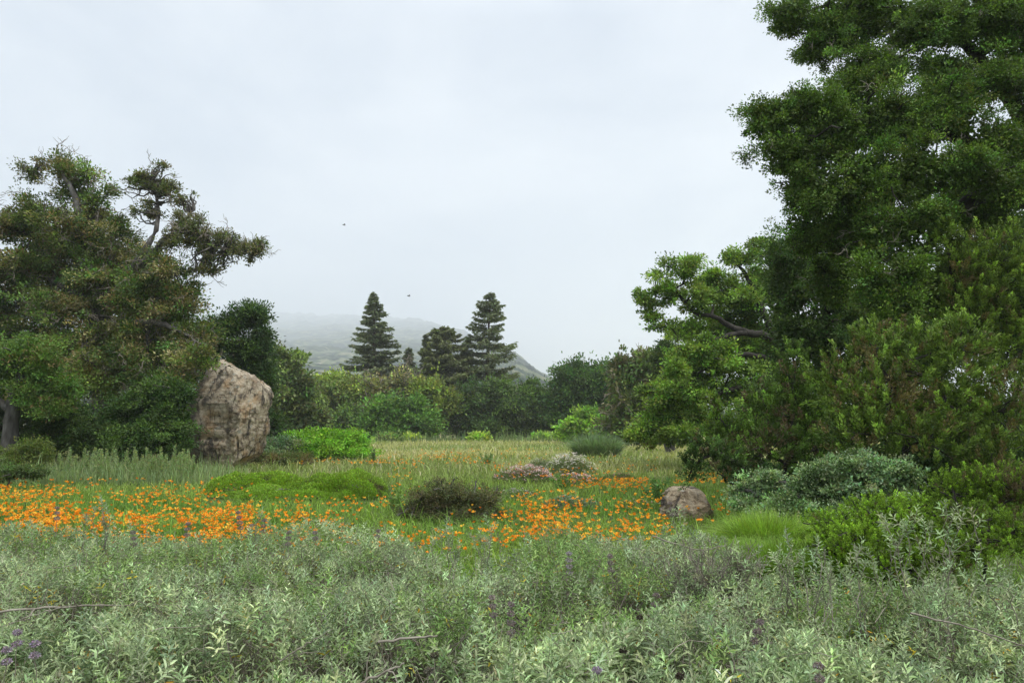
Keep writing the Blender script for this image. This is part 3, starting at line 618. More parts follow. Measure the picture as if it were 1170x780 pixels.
mound('mounding_shrub', 'left of the two low bright green mounds in front of the boulder', 298, 18.4, 60, 0.44, (0.15, 0.235, 0.025), 26000, (0.045, 0.02), 1.2, 1.0, alt=(0.06, 0.06, 0.03))
mound('mounding_shrub', 'right of the two low bright green mounds, below the lime green bush', 392, 17.6, 56, 0.47, (0.14, 0.22, 0.025), 26000, (0.045, 0.02), 1.3, 4.0, alt=(0.07, 0.065, 0.035))
mound('mounding_shrub', 'flat bright green skirt joining the two low mounds', 345, 16.8, 88, 0.24, (0.15, 0.24, 0.03), 26000, (0.045, 0.018), 1.0, 6.0)
oak('olive_shrub', 'rounded dark olive shrub standing alone among the poppies at the centre', 12.9, 518,
    None, [], [(512, 570, 38, 0, 22), (545, 578, 28, 0, 22), (480, 582, 26, 0, 18), (515, 590, 56, -.1, 16), (560, 590, 20, 0, 14)], (0.030, 0.013), (0.085, 0.090, 0.048), clump=0.10, per=54, dens=1.0, tw=160, cat='shrub', tr=.03, alt=[(0.15, 0.12, 0.08), (0.11, 0.13, 0.05)], alt_share=.3, zmin=0.03)

# ------------------------------------------------------------------ right side
ROAK = (0.076, 0.122, 0.029)
big = oak('large_oak', 'huge dark green oak overhanging the right edge and top of the view', 14.5, 1215,
    [(1215, 560, 1.5, .42), (1205, 420, 1.3, .36), (1200, 300, 1, .33), (1190, 230, .5, .28)],
    [[(1190, 230, .5, .22), (1130, 222, .2, .15), (1082, 248, .1, .12), (1056, 292, 0, .09), (1044, 340, -.2, .06), (1034, 385, -.6, .03)],
     [(1190, 235, .5, .22), (1120, 170, .2, .16), (1040, 140, 0, .11), (960, 150, 0, .07), (900, 160, 0, .03)],
     [(1195, 225, .5, .2), (1160, 120, .8, .15), (1090, 40, 1, .11), (990, 10, 1, .07), (930, 10, 1, .03)],
     [(1190, 235, .5, .18), (1100, 215, 1.6, .12), (1000, 230, 2, .08), (930, 270, 2, .04)]],
    [(905, 18, 34, 1, 26), (950, 40, 42, 1, 40), (925, 60, 22, 1, 14), (990, 10, 50, 1, 46), (1050, 30, 56, .5, 40), (1110, 20, 50, .5, 44), (1170, 30, 50, .5, 50), (1000, 80, 50, .5, 32), (975, 105, 34, .3, 26),
     (920, 125, 38, 0, 28), (880, 140, 36, 0, 32), (900, 175, 40, 0, 34), (950, 150, 50, 0, 44), (1010, 140, 55, 0, 50), (1075, 130, 55, 0, 46), (1140, 165, 44, -.3, 40), (930, 220, 42, 0, 40), (985, 210, 55, -.2, 50), (1045, 200, 50, -.4, 40), (1100, 230, 40, 1.4, 34),
     (925, 265, 42, .6, 34), (975, 275, 50, .3, 46), (1020, 270, 40, -.7, 42), (1000, 330, 30, -1, 44), (1025, 355, 38, -1.1, 40), (1010, 385, 26, -1.2, 24), (1080, 90, 40, 1.5, 40), (1190, 120, 30, 0, 44), (1060, 335, 28, -.4, 46), (1100, 300, 30, 1.5, 50), (945, 325, 34, 1.4, 36), (1150, 215, 40, -.6, 26), (1110, 190, 40, -.8, 30), (1060, 250, 34, -.9, 30), (1120, 250, 34, .9, 26), (1150, 90, 44, 0, 34), (1035, 310, 26, -1.2, 36), (1170, 190, 40, .8, 40)],
    (0.052, 0.030), ROAK, wood=M_BARKD, clump=0.19, per=84, dens=0.72, tw=420, alt=[(0.095, 0.155, 0.03), (0.085, 0.14, 0.025)], alt_share=0.3, cval=0.42, val=0.30, dry=150)
oak('large_oak', 'shadowy dark oak between the huge oak and the light green oak', 21, 960,
    [(960, 520, 0, .3), (950, 430, 0, .25), (940, 370, 0, .2)], [],
    [(900, 290, 36, 0, 26), (930, 320, 48, 0, 34), (900, 335, 34, 0, 34), (960, 365, 50, 0, 44), (915, 385, 44, 0, 40), (1000, 410, 50, 0, 44), (940, 430, 50, 0, 36), (1050, 400, 50, 1, 60), (1110, 350, 60, 2, 70), (1160, 280, 50, 2, 70), (1170, 380, 60, 0, 70), (1010, 470, 50, 0, 40), (1080, 480, 60, 0, 50), (1150, 490, 60, 0, 50), (940, 490, 50, 0, 36), (880, 480, 44, 0, 44), (1210, 450, 50, 0, 80)],
    (0.085, 0.042), (0.052, 0.088, 0.026), wood=M_BARKD, clump=0.30, per=58, dens=0.85, tw=150, alt=(0.07, 0.11, 0.03), alt_share=.25)
oak('light_oak', 'light green oak with dark curved limbs reaching left over the meadow', 29, 905,
    [(905, 530, 0, .3), (900, 460, 0, .26), (892, 405, 0, .24)],
    [[(892, 405, 0, .19), (882, 388, -.5, .16), (850, 378, -1, .13), (820, 364, -1, .09), (795, 356, -1, .08), (770, 332, -1, .05)],
     [(860, 380, -.8, .13), (830, 384, -1.4, .09), (800, 396, -1.5, .06), (775, 400, -1.5, .03)],
     [(895, 420, 0, .16), (850, 440, -1.6, .11), (815, 452, -2, .08), (790, 470, -2, .04)],
     [(892, 405, 0, .18), (870, 350, 0, .12), (850, 310, 0, .07), (835, 295, 0, .03)],
     [(880, 410, 0, .12), (840, 405, -1.6, .08), (800, 425, -2, .04)]],
    [(775, 312, 26, -1, 20), (750, 336, 24, -1, 18), (788, 340, 26, -1, 18), (745, 358, 14, -1, 10), (820, 322, 26, 0, 18), (850, 300, 24, 0, 22), (868, 282, 16, 0, 12), (850, 335, 34, 0, 22), (882, 315, 28, 1, 34),
     (815, 345, 22, -.5, 16), (800, 398, 30, -1.5, 20), (780, 425, 32, -2, 20), (830, 415, 36, -1.8, 24), (755, 450, 28, -2, 22), (800, 460, 40, -2, 26), (745, 485, 22, -2, 22), (775, 492, 36, -2, 22), (790, 300, 14, -1, 10), (850, 398, 24, 1, 14), (820, 392, 20, 1, 12), (882, 398, 22, 1.5, 20), (795, 380, 20, 1.5, 14), (775, 385, 18, 1, 11), (825, 362, 22, 2, 14), (845, 385, 26, 2.2, 20), (870, 395, 30, 2.5, 30), (815, 400, 26, 1.5, 16), (860, 330, 26, 1.8, 24), (790, 362, 14, 1.5, 9), (838, 372, 14, 1.5, 10), (862, 372, 16, 1.5, 12), (808, 412, 18, 0, 10), (870, 420, 24, 1, 16), (765, 372, 16, -1.2, 8), (820, 376, 18, 1, 12), (845, 350, 26, 1.2, 24), (740, 342, 12, -1, 12), (806, 326, 16, .5, 12), (735, 500, 20, -2, 14), (760, 470, 26, -1, 14), (860, 445, 44, -1, 34), (830, 490, 40, -2, 22), (890, 380, 30, 1, 40), (900, 470, 44, 0, 44)],
    (0.115, 0.060), (0.16, 0.24, 0.052), wood=M_BARKD, clump=0.30, per=50, dens=0.72, tw=300, alt=[(0.14, 0.20, 0.055), (0.06, 0.10, 0.03)], alt_share=.35, core=False, cval=.25, val=.25, flat=.5)
oak('oak_tree', 'dark leafy tree poking out below the light green oak beside the scrubby tree', 44, 765, None, [],
    [(760, 398, 14, 0, 10), (752, 410, 12, 0, 9), (778, 412, 18, 0, 14), (785, 440, 30, 0, 26), (765, 470, 30, 0, 30)], (0.16, 0.08), (0.05, 0.08, 0.03), clump=0.4, per=50, dens=1, tw=20)

def juniper(name, label, Y, base_px, blobs, base, shoot=0.24, density=1.0, alt=None, alt_share=.2, limbs=(), seed=0, per=46, group=None, dead=.1):
    """shrub of many upright pointed sprays of scale leaves on woody stems"""
    loc = at(base_px, 500, Y); loc[2] = 0; th = thing(name, label, 'juniper', loc, group); sc = scale_at(Y)
    q = Quads(); tb = Tubes(); skel = []
    for lp in limbs:
        P = smoothpath([at(a, b, Y + dy) for a, b, dy, r in lp], 14, .02); rad = np.interp(np.linspace(0, len(lp) - 1, 14), np.arange(len(lp)), [r for *_, r in lp]); skel.append((P, rad)); tb.add(P, rad, 6)
    if not limbs:
        P = wiggle(loc + np.array((0, 0, -.05)), at(blobs[0][0], blobs[0][1], Y), 12, .1); skel.append((P, np.linspace(.24, .10, 12) * shoot)); tb.add(P, np.linspace(.24, .10, 12) * shoot, 8)
    for b in blobs:
        px, py, rp, dy = b[:4]; rz = b[4]
        s2 = scale_at(Y + dy); c = at(px, py, Y + dy); r = np.array((rp * s2, rp * s2 * .8, rz * s2))
        p, rr = bough(tb, skel, c, .05, .015, .12); skel.append((p, rr))
        n = int(density * 16 * (r[0] * r[2]) / (shoot ** 2) * 1.6) + 6
        d = rnd_dir(n); u = RS.random(n) ** (1 / 2.2); B = c + d * r * u[:, None]; B[:, 2] = np.maximum(B[:, 2], .03)
        ax = unit(unit(B - c) * .55 + np.array((0, 0, .75)) + rnd_dir(n) * .35)
        ln = shoot * (.55 + .9 * RS.random(n))
        isd = RS.random(n) < dead
        k = per; ci = np.repeat(np.arange(n), k); t = RS.random(n * k)
        wid = (ln[ci] * .21) * (1 - t) ** .6 * (0.35 + np.minimum(1, t * 5) * .65)
        rd = rnd_dir(n * k); rad_ = unit(rd - ax[ci] * np.sum(rd * ax[ci], axis=1, keepdims=True))
        P = B[ci] + ax[ci] * (ln[ci] * t)[:, None] + rad_ * (wid * RS.random(n * k) ** .5)[:, None]
        D = unit(ax[ci] * 1.0 + rad_ * .75 + rnd_dir(n * k) * .2)
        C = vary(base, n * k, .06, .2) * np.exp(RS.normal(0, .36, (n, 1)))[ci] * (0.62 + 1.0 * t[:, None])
        if alt is not None:
            m = (np.array([mnoise.noise(Vector(x * 1.1)) for x in B]) + RS.normal(0, .1, n)) > .28 - alt_share
            mm = isd | (m & (RS.random(n) < .6)); C[mm[ci]] = vary(alt, int(mm.sum()) * k, .08, .3)
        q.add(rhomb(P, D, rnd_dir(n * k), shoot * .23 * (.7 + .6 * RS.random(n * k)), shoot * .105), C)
        for i in RS.choice(n, max(2, n // 14)): bough(tb, skel, B[i], .02, .006, .12, sides=4)
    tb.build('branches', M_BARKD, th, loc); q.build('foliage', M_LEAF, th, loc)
    return th
JC = (0.095, 0.140, 0.028)
juniper('juniper', 'tall upright juniper with yellow-green tips at the right edge beneath the huge oak', 13.5, 1135, [(1075, 268, 12, 0, 20), (1095, 300, 26, 0, 40), (1140, 300, 40, 0, 46), (1170, 340, 40, 0, 60), (1110, 360, 40, 0, 50), (1150, 400, 50, 0, 50)], JC, .23, 0.85, (0.12, 0.10, 0.05), -.14, dead=.05)
juniper('juniper', 'broad juniper mass with brown dead patches right of the light oak', 11.8, 1060, [(1000, 400, 26, 0, 26), (1045, 410, 44, 0, 40), (1095, 400, 34, 0, 36), (960, 440, 34, 0, 34), (1010, 460, 50, -.3, 40), (1080, 460, 50, -.3, 44), (1140, 470, 50, -.3, 50), (1050, 505, 60, -.6, 30), (1130, 520, 50, -.6, 34), (980, 495, 40, -.4, 32)],
        (0.080, 0.120, 0.026), .24, .75, (0.12, 0.10, 0.05), -.16, dead=.12)
juniper('juniper', 'spiky dark juniper left of the broad one, above the brown boulder', 13.2, 880, [(905, 440, 20, 0, 26), (870, 462, 18, 0, 22), (900, 480, 36, 0, 30), (935, 475, 30, 0, 34), (850, 495, 24, 0, 24), (880, 515, 40, -.4, 24), (930, 515, 36, -.4, 24), (818, 478, 7, 0, 18), (822, 505, 16, 0, 18), (830, 530, 24, -.5, 16), (905, 405, 7, 0, 12)],
        (0.064, 0.105, 0.024), .24, .8, (0.10, 0.08, 0.055), .08, dead=.08)
juniper('juniper', 'low juniper bough drooping over the left end of the brown boulder', 11.9, 850, [(826, 518, 16, 0, 10), (808, 520, 14, 0, 9), (792, 525, 10, 0, 11), (789, 540, 8, 0, 12), (800, 508, 8, 0, 7), (840, 540, 14, 0, 14)],
        (0.042, 0.072, 0.024), .17, .9, (0.10, 0.08, 0.055), .08, limbs=[[(868, 560, .3, .05), (842, 530, .2, .04), (815, 518, 0, .03), (793, 530, 0, .015)], [(856, 575, 0, .02), (838, 555, 0, .015), (820, 538, 0, .01)]])
oak('grey_green_bush', 'grey-green leafy bush with pale leaves below the broad juniper', 10.6, 970, None, [],
    [(945, 540, 34, 0, 18), (990, 535, 36, 0, 20), (1030, 545, 28, 0, 18), (920, 556, 24, 0, 14), (965, 560, 40, 0, 16), (875, 552, 24, .5, 16), (845, 560, 16, .8, 12), (900, 585, 40, -.2, 20), (960, 590, 40, -.2, 20), (1020, 585, 40, -.2, 22), (855, 580, 24, .5, 14)], (0.038, 0.020), (0.20, 0.265, 0.165), clump=0.09, per=40, dens=0.9, tw=90, cat='bush', tr=.02, zmin=.03, alt=(0.06, 0.10, 0.04), alt_share=.3)
oak('evergreen_shrub', 'shaded dark thicket filling the ground under the junipers', 15.5, 1010, None, [], [(860, 540, 44, 0, 24), (920, 540, 50, 0, 26), (990, 530, 50, 0, 30), (1060, 525, 50, 0, 34), (1130, 525, 50, 0, 34), (1190, 520, 50, 0, 40), (950, 560, 60, 0, 20), (1080, 560, 70, 0, 22)], (0.07, 0.034), (0.045, 0.078, 0.025), clump=0.24, per=50, dens=0.9, tw=30, cat='shrub', tr=.05)
def tussock(name, label, px, Yc, half, h, base, n, wdt=.006, group=None, upright=.5, cat='grass tussock'):
    c = np.array((at(px, 500, Yc)[0], Yc, 0.0)); hw = half * scale_at(Yc)
    q = Quads(); a = RS.random(n) * 2 * math.pi; r = RS.random(n) ** .6
    root = c + np.stack([np.cos(a) * r * hw * .7, np.sin(a) * r * hw * .6, np.zeros(n)], axis=1)
    a2 = a + RS.normal(0, .9, n); out = np.stack([np.cos(a2), np.sin(a2), np.zeros(n)], axis=1)
    L = h * (.6 + .7 * RS.random(n)) * 1.15; lean = (1 - upright) * (.3 + RS.random(n)) * (.4 + r)
    C = vary(base, n, .07, .22); side = np.cross(out, np.array((0, 0, 1))); side = unit(side + rnd_dir(n) * .5)
    prev = root; K = 5
    for k in range(K):
        t1 = (k + 1) / K; nxt = root + np.array((0, 0, 1)) * (L * (t1 - .55 * lean * t1 ** 2.6))[:, None] + out * (L * lean * t1 ** 1.8)[:, None]
        w0 = wdt * (1 - k / K) ** .5; w1 = wdt * (1 - t1) ** .5
        q.add(np.stack([prev - side * w0, prev + side * w0, nxt + side * w1, nxt - side * w1], axis=1), C); prev = nxt
    o = q.build(name, M_GRASS, None, c); o.location = c
    return tag(o, label, cat, group)
tussock('grass_tussock', 'bright lime green grass tussock just right of the brown boulder', 872, 9.2, 52, .50, (0.24, 0.36, 0.06), 6500, .005, upright=.3)
tussock('grass_tussock', 'fine bright green grass clump in front of the lime green tussock, at the sage edge', 885, 7.6, 60, .42, (0.18, 0.29, 0.045), 6500, .0045, upright=.4)
tussock('grass_tussock', 'wide soft green grass clump behind the lime green tussock', 905, 10.6, 60, .5, (0.19, 0.30, 0.05), 6500, .005, upright=.35)
tussock('grass_tussock', 'low green grass clump left of the fine clump, beside the dried sage', 845, 8.3, 38, .34, (0.20, 0.32, 0.05), 5000, .0045, upright=.3)
tussock('grass_tussock', 'short yellow-green grass clump between the tussock and the feathery low shrub', 935, 8.2, 36, .36, (0.20, 0.28, 0.05), 4000, .0045, upright=.4)
juniper('feathery_shrub', 'feathery yellow-green low shrub right of the lime grass tussock', 7.6, 1010, [(960, 600, 40, 0, 16), (1010, 585, 44, 0, 18), (1040, 604, 50, -.2, 18), (985, 615, 50, -.4, 16), (1065, 580, 40, .3, 16), (1000, 645, 60, -.4, 20), (945, 630, 40, -.2, 20), (1060, 635, 50, -.4, 24)], (0.12, 0.19, 0.024), .072, .8, (0.12, 0.09, 0.045), -.15, dead=.02)
juniper('feathery_shrub', 'darker feathery low shrub spreading across the right edge', 7.3, 1120, [(1090, 560, 36, .3, 22), (1130, 555, 40, .2, 26), (1165, 565, 40, 0, 30), (1100, 600, 50, -.2, 24), (1155, 610, 50, -.4, 24), (1110, 628, 60, -.6, 16)], (0.085, 0.135, 0.018), .072, .8, (0.09, 0.07, 0.045), -.05, dead=.06)
tussock('reed_clump', 'blue-green clump of tall reeds at the right side of the meadow', 682, 38.0, 36, 1.10, (0.17, 0.24, 0.13), 2600, .016, upright=.45, cat='reeds')

# ------------------------------------------------------------------ meadow grass, poppies, small flowers
def fbm(x, y, s, seed=0.0):
    return np.array([mnoise.fractal(Vector((a * s + seed, b * s, seed)), 1, 2, 3) for a, b in zip(x, y)])
def sample_wedge(n, y0, y1, power=1.0, margin=1.5, half=0.74):
    """points in the view wedge on the ground; power 1 = even over the ground, 0 = even over distance"""
    u = RS.random(n)
    if power == 1: y = np.sqrt(y0 ** 2 + u * (y1 ** 2 - y0 ** 2))
    else: y = y0 * (y1 / y0) ** u
    x = (RS.random(n) * 2 - 1) * (half * y + margin)
    return x, y
def pix(x, y, z=0.0):
    """approximate photograph column / row of a ground point (used to follow the beds' outlines)"""
    dz = z - EYE; d = y * CP + dz * SP; h = -y * SP + dz * CP
    return 585 + F * x / d, 390 - F * h / d
def blades(q, x, y, h, wdt, base, bend=.5, hv=.35, val=.25, alt=None, alts=.0):
    n = len(x); a = RS.random(n) * 2 * math.pi; out = np.stack([np.cos(a), np.sin(a), np.zeros(n)], axis=1)
    H = h * np.exp(RS.normal(0, hv, n)); P = np.stack([x, y, np.zeros(n)], axis=1)
    s = unit(np.stack([np.cos(a + 1.4 + RS.normal(0, .8, n)), np.sin(a + 1.4), np.zeros(n)], axis=1)) * (np.asarray(wdt) * np.ones(n))[:, None]
    b = bend * (.3 + RS.random(n)); up = np.array((0, 0, 1))
    m = P + up * (H * .6)[:, None] + out * (H * b * .35)[:, None]; t = P + up * (H * (1 - .25 * b))[:, None] + out * (H * b)[:, None]
    C = vary(base, n, .08, val) if np.ndim(base) == 1 else base * np.exp(RS.normal(0, val, (n, 1)))
    if alt is not None:
        k = RS.random(n) < alts; C[k] = vary(alt, k.sum(), .08, .25)
    q.add(np.stack([P - s, P + s, m + s * .7, m - s * .7], axis=1), C)
    q.add(np.stack([m - s * .7, m + s * .7, t + s * .1, t - s * .1], axis=1), C)

SAGE_EDGE = [(-900, 8.4), (0, 8.4), (150, 8.3), (300, 8.2), (450, 8.1), (520, 7.6), (575, 6.7), (620, 7.4), (700, 8.2), (780, 8.3), (850, 7.2), (900, 6.2), (1000, 5.9), (1170, 5.8), (2200, 5.8)]
def sage_edge(x, y):
    c, _ = pix(x, y, .5); return np.interp(c, [a for a, _ in SAGE_EDGE], [b for _, b in SAGE_EDGE])

# dry meadow
q = Quads()
x, y = sample_wedge(150000, 24, 92, 0, 4)
t = fbm(x, y, .13, 5); tn = np.clip(.5 + t * 1.3, 0, 1)[:, None]
tn = np.clip(tn + ((y - 60) / 60)[:, None] * .3, 0, 1)
base = (1 - tn) * np.array((0.21, 0.27, 0.085)) + tn * np.array((0.44, 0.41, 0.19))
m = RS.random(len(x)) < .12; base[m] = (0.46, 0.42, 0.27)
keep = np.clip((y - 24) / 8, 0, 1) > RS.random(len(x)) * .9
blades(q, x[keep], y[keep], .26, .010 + y[keep] * .00040, base[keep], .8, .35)
tag(q.build('meadow_grass', M_GRASS), 'dry tan and green meadow grass stretching to the far trees', 'grass', kind='stuff')
# a paler, taller green strip at the far edge
q = Quads(); x, y = sample_wedge(14000, 76, 84, 1, 2); c_, _ = pix(x, y); k = (c_ > 430) & (c_ < 760) & (fbm(x, y, .2, 3) > -.12)
blades(q, x[k], y[k], .75, .035, (0.17, 0.23, 0.10), .4); tag(q.build('tall_grass', M_GRASS), 'taller pale green grass along the foot of the far trees', 'grass', kind='stuff')

# green leaves under the poppies
q = Quads()
x, y = sample_wedge(210000, 5.6, 30, 0, 1.5); e = sage_edge(x, y)
c_, r_ = pix(x, y); t = fbm(x, y, .35, 11)
mnd = ((c_ > 236) & (c_ < 448) & (y > 15.6) & (y < 20)); dens = np.clip(1 - (y - 22) / 9, 0, 1) * (y > e - .4) * np.where(mnd, .06, 1) * np.where((c_ > 830) & (y < 14), .35, 1)
k = RS.random(len(x)) < dens; x, y, t = x[k], y[k], t[k]
tn = np.clip(.5 + t * 1.4, 0, 1)[:, None]
base = (1 - tn) * np.array((0.105, 0.20, 0.028)) + tn * np.array((0.185, 0.275, 0.045))
far_ = np.clip((y - 15) / 12, 0, 1)[:, None]; base = base * (1 - far_ * .6) + np.array((0.19, 0.20, 0.075)) * far_ * .6
blades(q, x, y, .15, .0022 + y * .00034, base * 1.25, 1.2, .40, .34, alt=(0.26, 0.29, 0.08), alts=.06)
tag(q.build('poppy_leaves', M_GRASS), 'feathery bright green ground cover under the poppies', 'ground cover', kind='stuff')

ORANGES = np.array([(0.93, 0.38, 0.02), (0.92, 0.31, 0.014), (0.94, 0.52, 0.05), (0.90, 0.27, 0.02)])
def poppy_quads(n, P, size, openness, tilt, col):
    """four cupped petals each: two quads per petal"""
    ax = unit(np.array((0, 0, 1)) + rnd_dir(n) * tilt); ref = unit(np.cross(ax, rnd_dir(n))); ref2 = np.cross(ax, ref); out = []; cols = []
    for k in range(4):
        a = k * math.pi / 2; d = ref * math.cos(a) + ref2 * math.sin(a); s = np.cross(ax, d)
        o = np.asarray(openness)[:, None]; z = np.asarray(size)[:, None]
        m = P + (d * (.25 + .35 * o) + ax * .35 * (1.3 - o * .6)) * z
        t = P + (d * (.32 + .75 * o) + ax * (.95 - .45 * o)) * z
        out += [np.stack([P, m + s * .36 * z, t + s * .30 * z, t], axis=1), np.stack([P, t, t - s * .30 * z, m - s * .36 * z], axis=1)]
        cc = col * np.exp(RS.normal(0, .08, (n, 1))); cols += [cc, cc * .94]
    return np.concatenate(out), np.concatenate(cols)
# beds of poppies: photograph boxes (x0, x1, y0, y1, weight) mapped onto the ground at flower height
BEDS = [(560, 770, 570, 618, 1.6, .05), (430, 620, 552, 600, .9, .15), (-40, 600, 600, 636, 1.3, .15), (-40, 290, 546, 608, 8, -.02), (-60, 90, 556, 602, 3.2, .1), (20, 240, 560, 616, 4.5, 0), (230, 450, 566, 622, 5, .1), (150, 350, 585, 628, 2.0, .2), (440, 620, 594, 632, 1.0, .05), (330, 560, 519, 530, 3.2, -.1), (430, 470, 545, 590, .5, .2),
        (590, 650, 560, 612, 1.2, .1), (600, 760, 552, 608, 2.6, .1), (560, 720, 596, 622, .5, .2), (640, 740, 546, 558, 2.0, -.1), (560, 680, 528, 545, 1.0, .1), (770, 850, 540, 552, 1.3, -.1), (700, 850, 560, 600, .9, .2), (440, 480, 530, 545, .35, .0), (480, 640, 512, 524, 1.0, 0), (610, 760, 520, 545, .9, .1)]
def poppies(n):
    W = np.array([b[4] for b in BEDS]); W /= W.sum(); bi = RS.choice(len(BEDS), n * 4, p=W); B = np.array([b[:4] for b in BEDS])[bi]; th = np.array([b[5] for b in BEDS])[bi]
    px = B[:, 0] + (B[:, 1] - B[:, 0]) * RS.random(n * 4); py = B[:, 2] + (B[:, 3] - B[:, 2]) * RS.random(n * 4)
    h = .17 + .15 * RS.random(n * 4)
    P = np.array([gnd(a, b, c) for a, b, c in zip(px, py, h)])
    f = .8 * fbm(P[:, 0], P[:, 1], .55, 2.2) + .8 * fbm(P[:, 0], P[:, 1], 2.6, 8.2) + RS.normal(0, .16, n * 4)
    k = (f > th * .8 - .02) & (P[:, 1] > sage_edge(P[:, 0], P[:, 1]) - .3); P = P[k][:n]
    return P
PP = poppies(4100)
PP = PP[np.argsort(PP[:, 1])]
vis = np.abs((pix(PP[:, 0], PP[:, 1], .28)[0]) - 585) < 590
near = PP[vis][:300]; rest = np.concatenate([PP[vis][300:], PP[~vis]])
q = Quads(); n = len(rest)
V, C = poppy_quads(n, rest, .017 + .017 * RS.random(n) + rest[:, 1] * .0008, .25 + .7 * RS.random(n), .45, ORANGES[RS.integers(0, 4, n)]); q.add(V, C)
blades(q, rest[:, 0], rest[:, 1], rest[:, 2] * .95, .003, (0.13, 0.20, 0.06), .05, .02)
tag(q.build('poppy_field', M_PETAL), 'mass of small orange poppies beyond the nearest ones', 'poppies', kind='stuff')
stem_mat = noise_mat('green_stem', [(0.3, (0.10, 0.17, 0.05)), (0.7, (0.17, 0.24, 0.08))], 8, 2, .8)
protos = []
for k in range(6):
    P0 = np.zeros((1, 3)); op = np.array([(.15, .35, .55, .75, .9, .6)[k]])
    qq = Quads(); V, C = poppy_quads(1, P0, np.array([.033]), op, .3, ORANGES[k % 4][None]); qq.add(V, C)
    fl = mesh_np('blossom', V.reshape(-1, 3), np.arange(len(V) * 4).reshape(-1, 4), M_PETAL, C)
    tb = Tubes(); tb.add(wiggle((0, 0, -.30), (0, 0, 0.002), 6, .06), np.linspace(.0025, .0016, 6), 5)
    st = mesh_np('stem', np.concatenate(tb.V), np.concatenate(tb.Fq), stem_mat, smooth=True); protos.append((fl, st))
def where(px):
    return 'at the far left' if px < 200 else 'left of centre' if px < 420 else 'near the olive shrub' if px < 620 else 'toward the brown boulder'
for i, p in enumerate(near):
    px = float(pix(p[0], p[1], .28)[0]); k = i % 6; op = ('closed', 'half closed', 'half open', 'open', 'wide open', 'open')[k]
    o = bpy.data.objects.new('poppy', None); COL.objects.link(o); o.location = p * np.array((1, 1, 0)) + np.array((0, 0, 0)); o.rotation_euler.z = random.random() * 6.28
    o.empty_display_size = .05
    tag(o, '%s orange poppy on a thin stem behind the sage, %s' % (op, where(px)), 'poppy', 'orange poppies nearest the sage: %s, %s' % (op, where(px)))
    s = .9 + .35 * random.random()
    for nm, me in (('blossom', protos[k][0]), ('stem', protos[k][1])):
        c = link(nm, me, o); c.location = (0, 0, p[2]); c.scale = (s, s, s if nm == 'blossom' else 1)

# spiky pale green plants behind the left poppies
def spike_proto(seed):
    rs = np.random.default_rng(seed); H = 1.0; tb = Tubes(); tb.add(wiggle((0, 0, -.02), (0.02, 0, H), 6, .03), np.linspace(.012, .004, 6), 5)
    n = 170; z = H * (.15 + .85 * rs.random(n)); a = rs.random(n) * 6.28; d = np.stack([np.cos(a), np.sin(a), np.full(n, .9)], axis=1)
    P = np.stack([0 * z, 0 * z, z], axis=1); q = Quads(); q.add(rhomb(P, unit(d), rnd_dir(n), .15 * (1.15 - z / H) + .03, .022), vary((0.30, 0.37, 0.17), n))
    V = np.concatenate(q.V); C = np.concatenate(q.C)
    return mesh_np('foliage', V.reshape(-1, 3), np.arange(n * 4).reshape(-1, 4), M_GRASS, C), mesh_np('stem', np.concatenate(tb.V), np.concatenate(tb.Fq), stem_mat, smooth=True)
sp = [spike_proto(s) for s in range(4)]
for i in range(80):
    px = random.choice([random.uniform(95, 225), random.uniform(60, 215)]); Yv = random.uniform(20.5, 23.5); p = at(px, 500, Yv); p[2] = 0
    o = thing('spiky_plant', 'pale green spiky plant in the bed between the poppies and the dark shrubs', 'plant', p, 'pale green spiky plants behind the left poppies')
    s = random.uniform(.55, 1.05); o.scale = (1, 1, s); o.rotation_euler = (random.uniform(-.1, .1), random.uniform(-.1, .1), random.random() * 6)
    for nm, me in zip(('foliage', 'stem'), sp[i % 4]): link(nm, me, o)
q = Quads(); xx = np.array([at(px, 500, Yv)[0] for px, Yv in zip(RS.uniform(55, 238, 9000), RS.uniform(20, 24, 9000))]); yy = RS.uniform(20, 24, 9000)
blades(q, xx, yy, .40, .009, (0.24, 0.31, 0.14), .4); tag(q.build('pale_grass', M_GRASS), 'pale blue-green grass around the spiky plants', 'grass', kind='stuff')

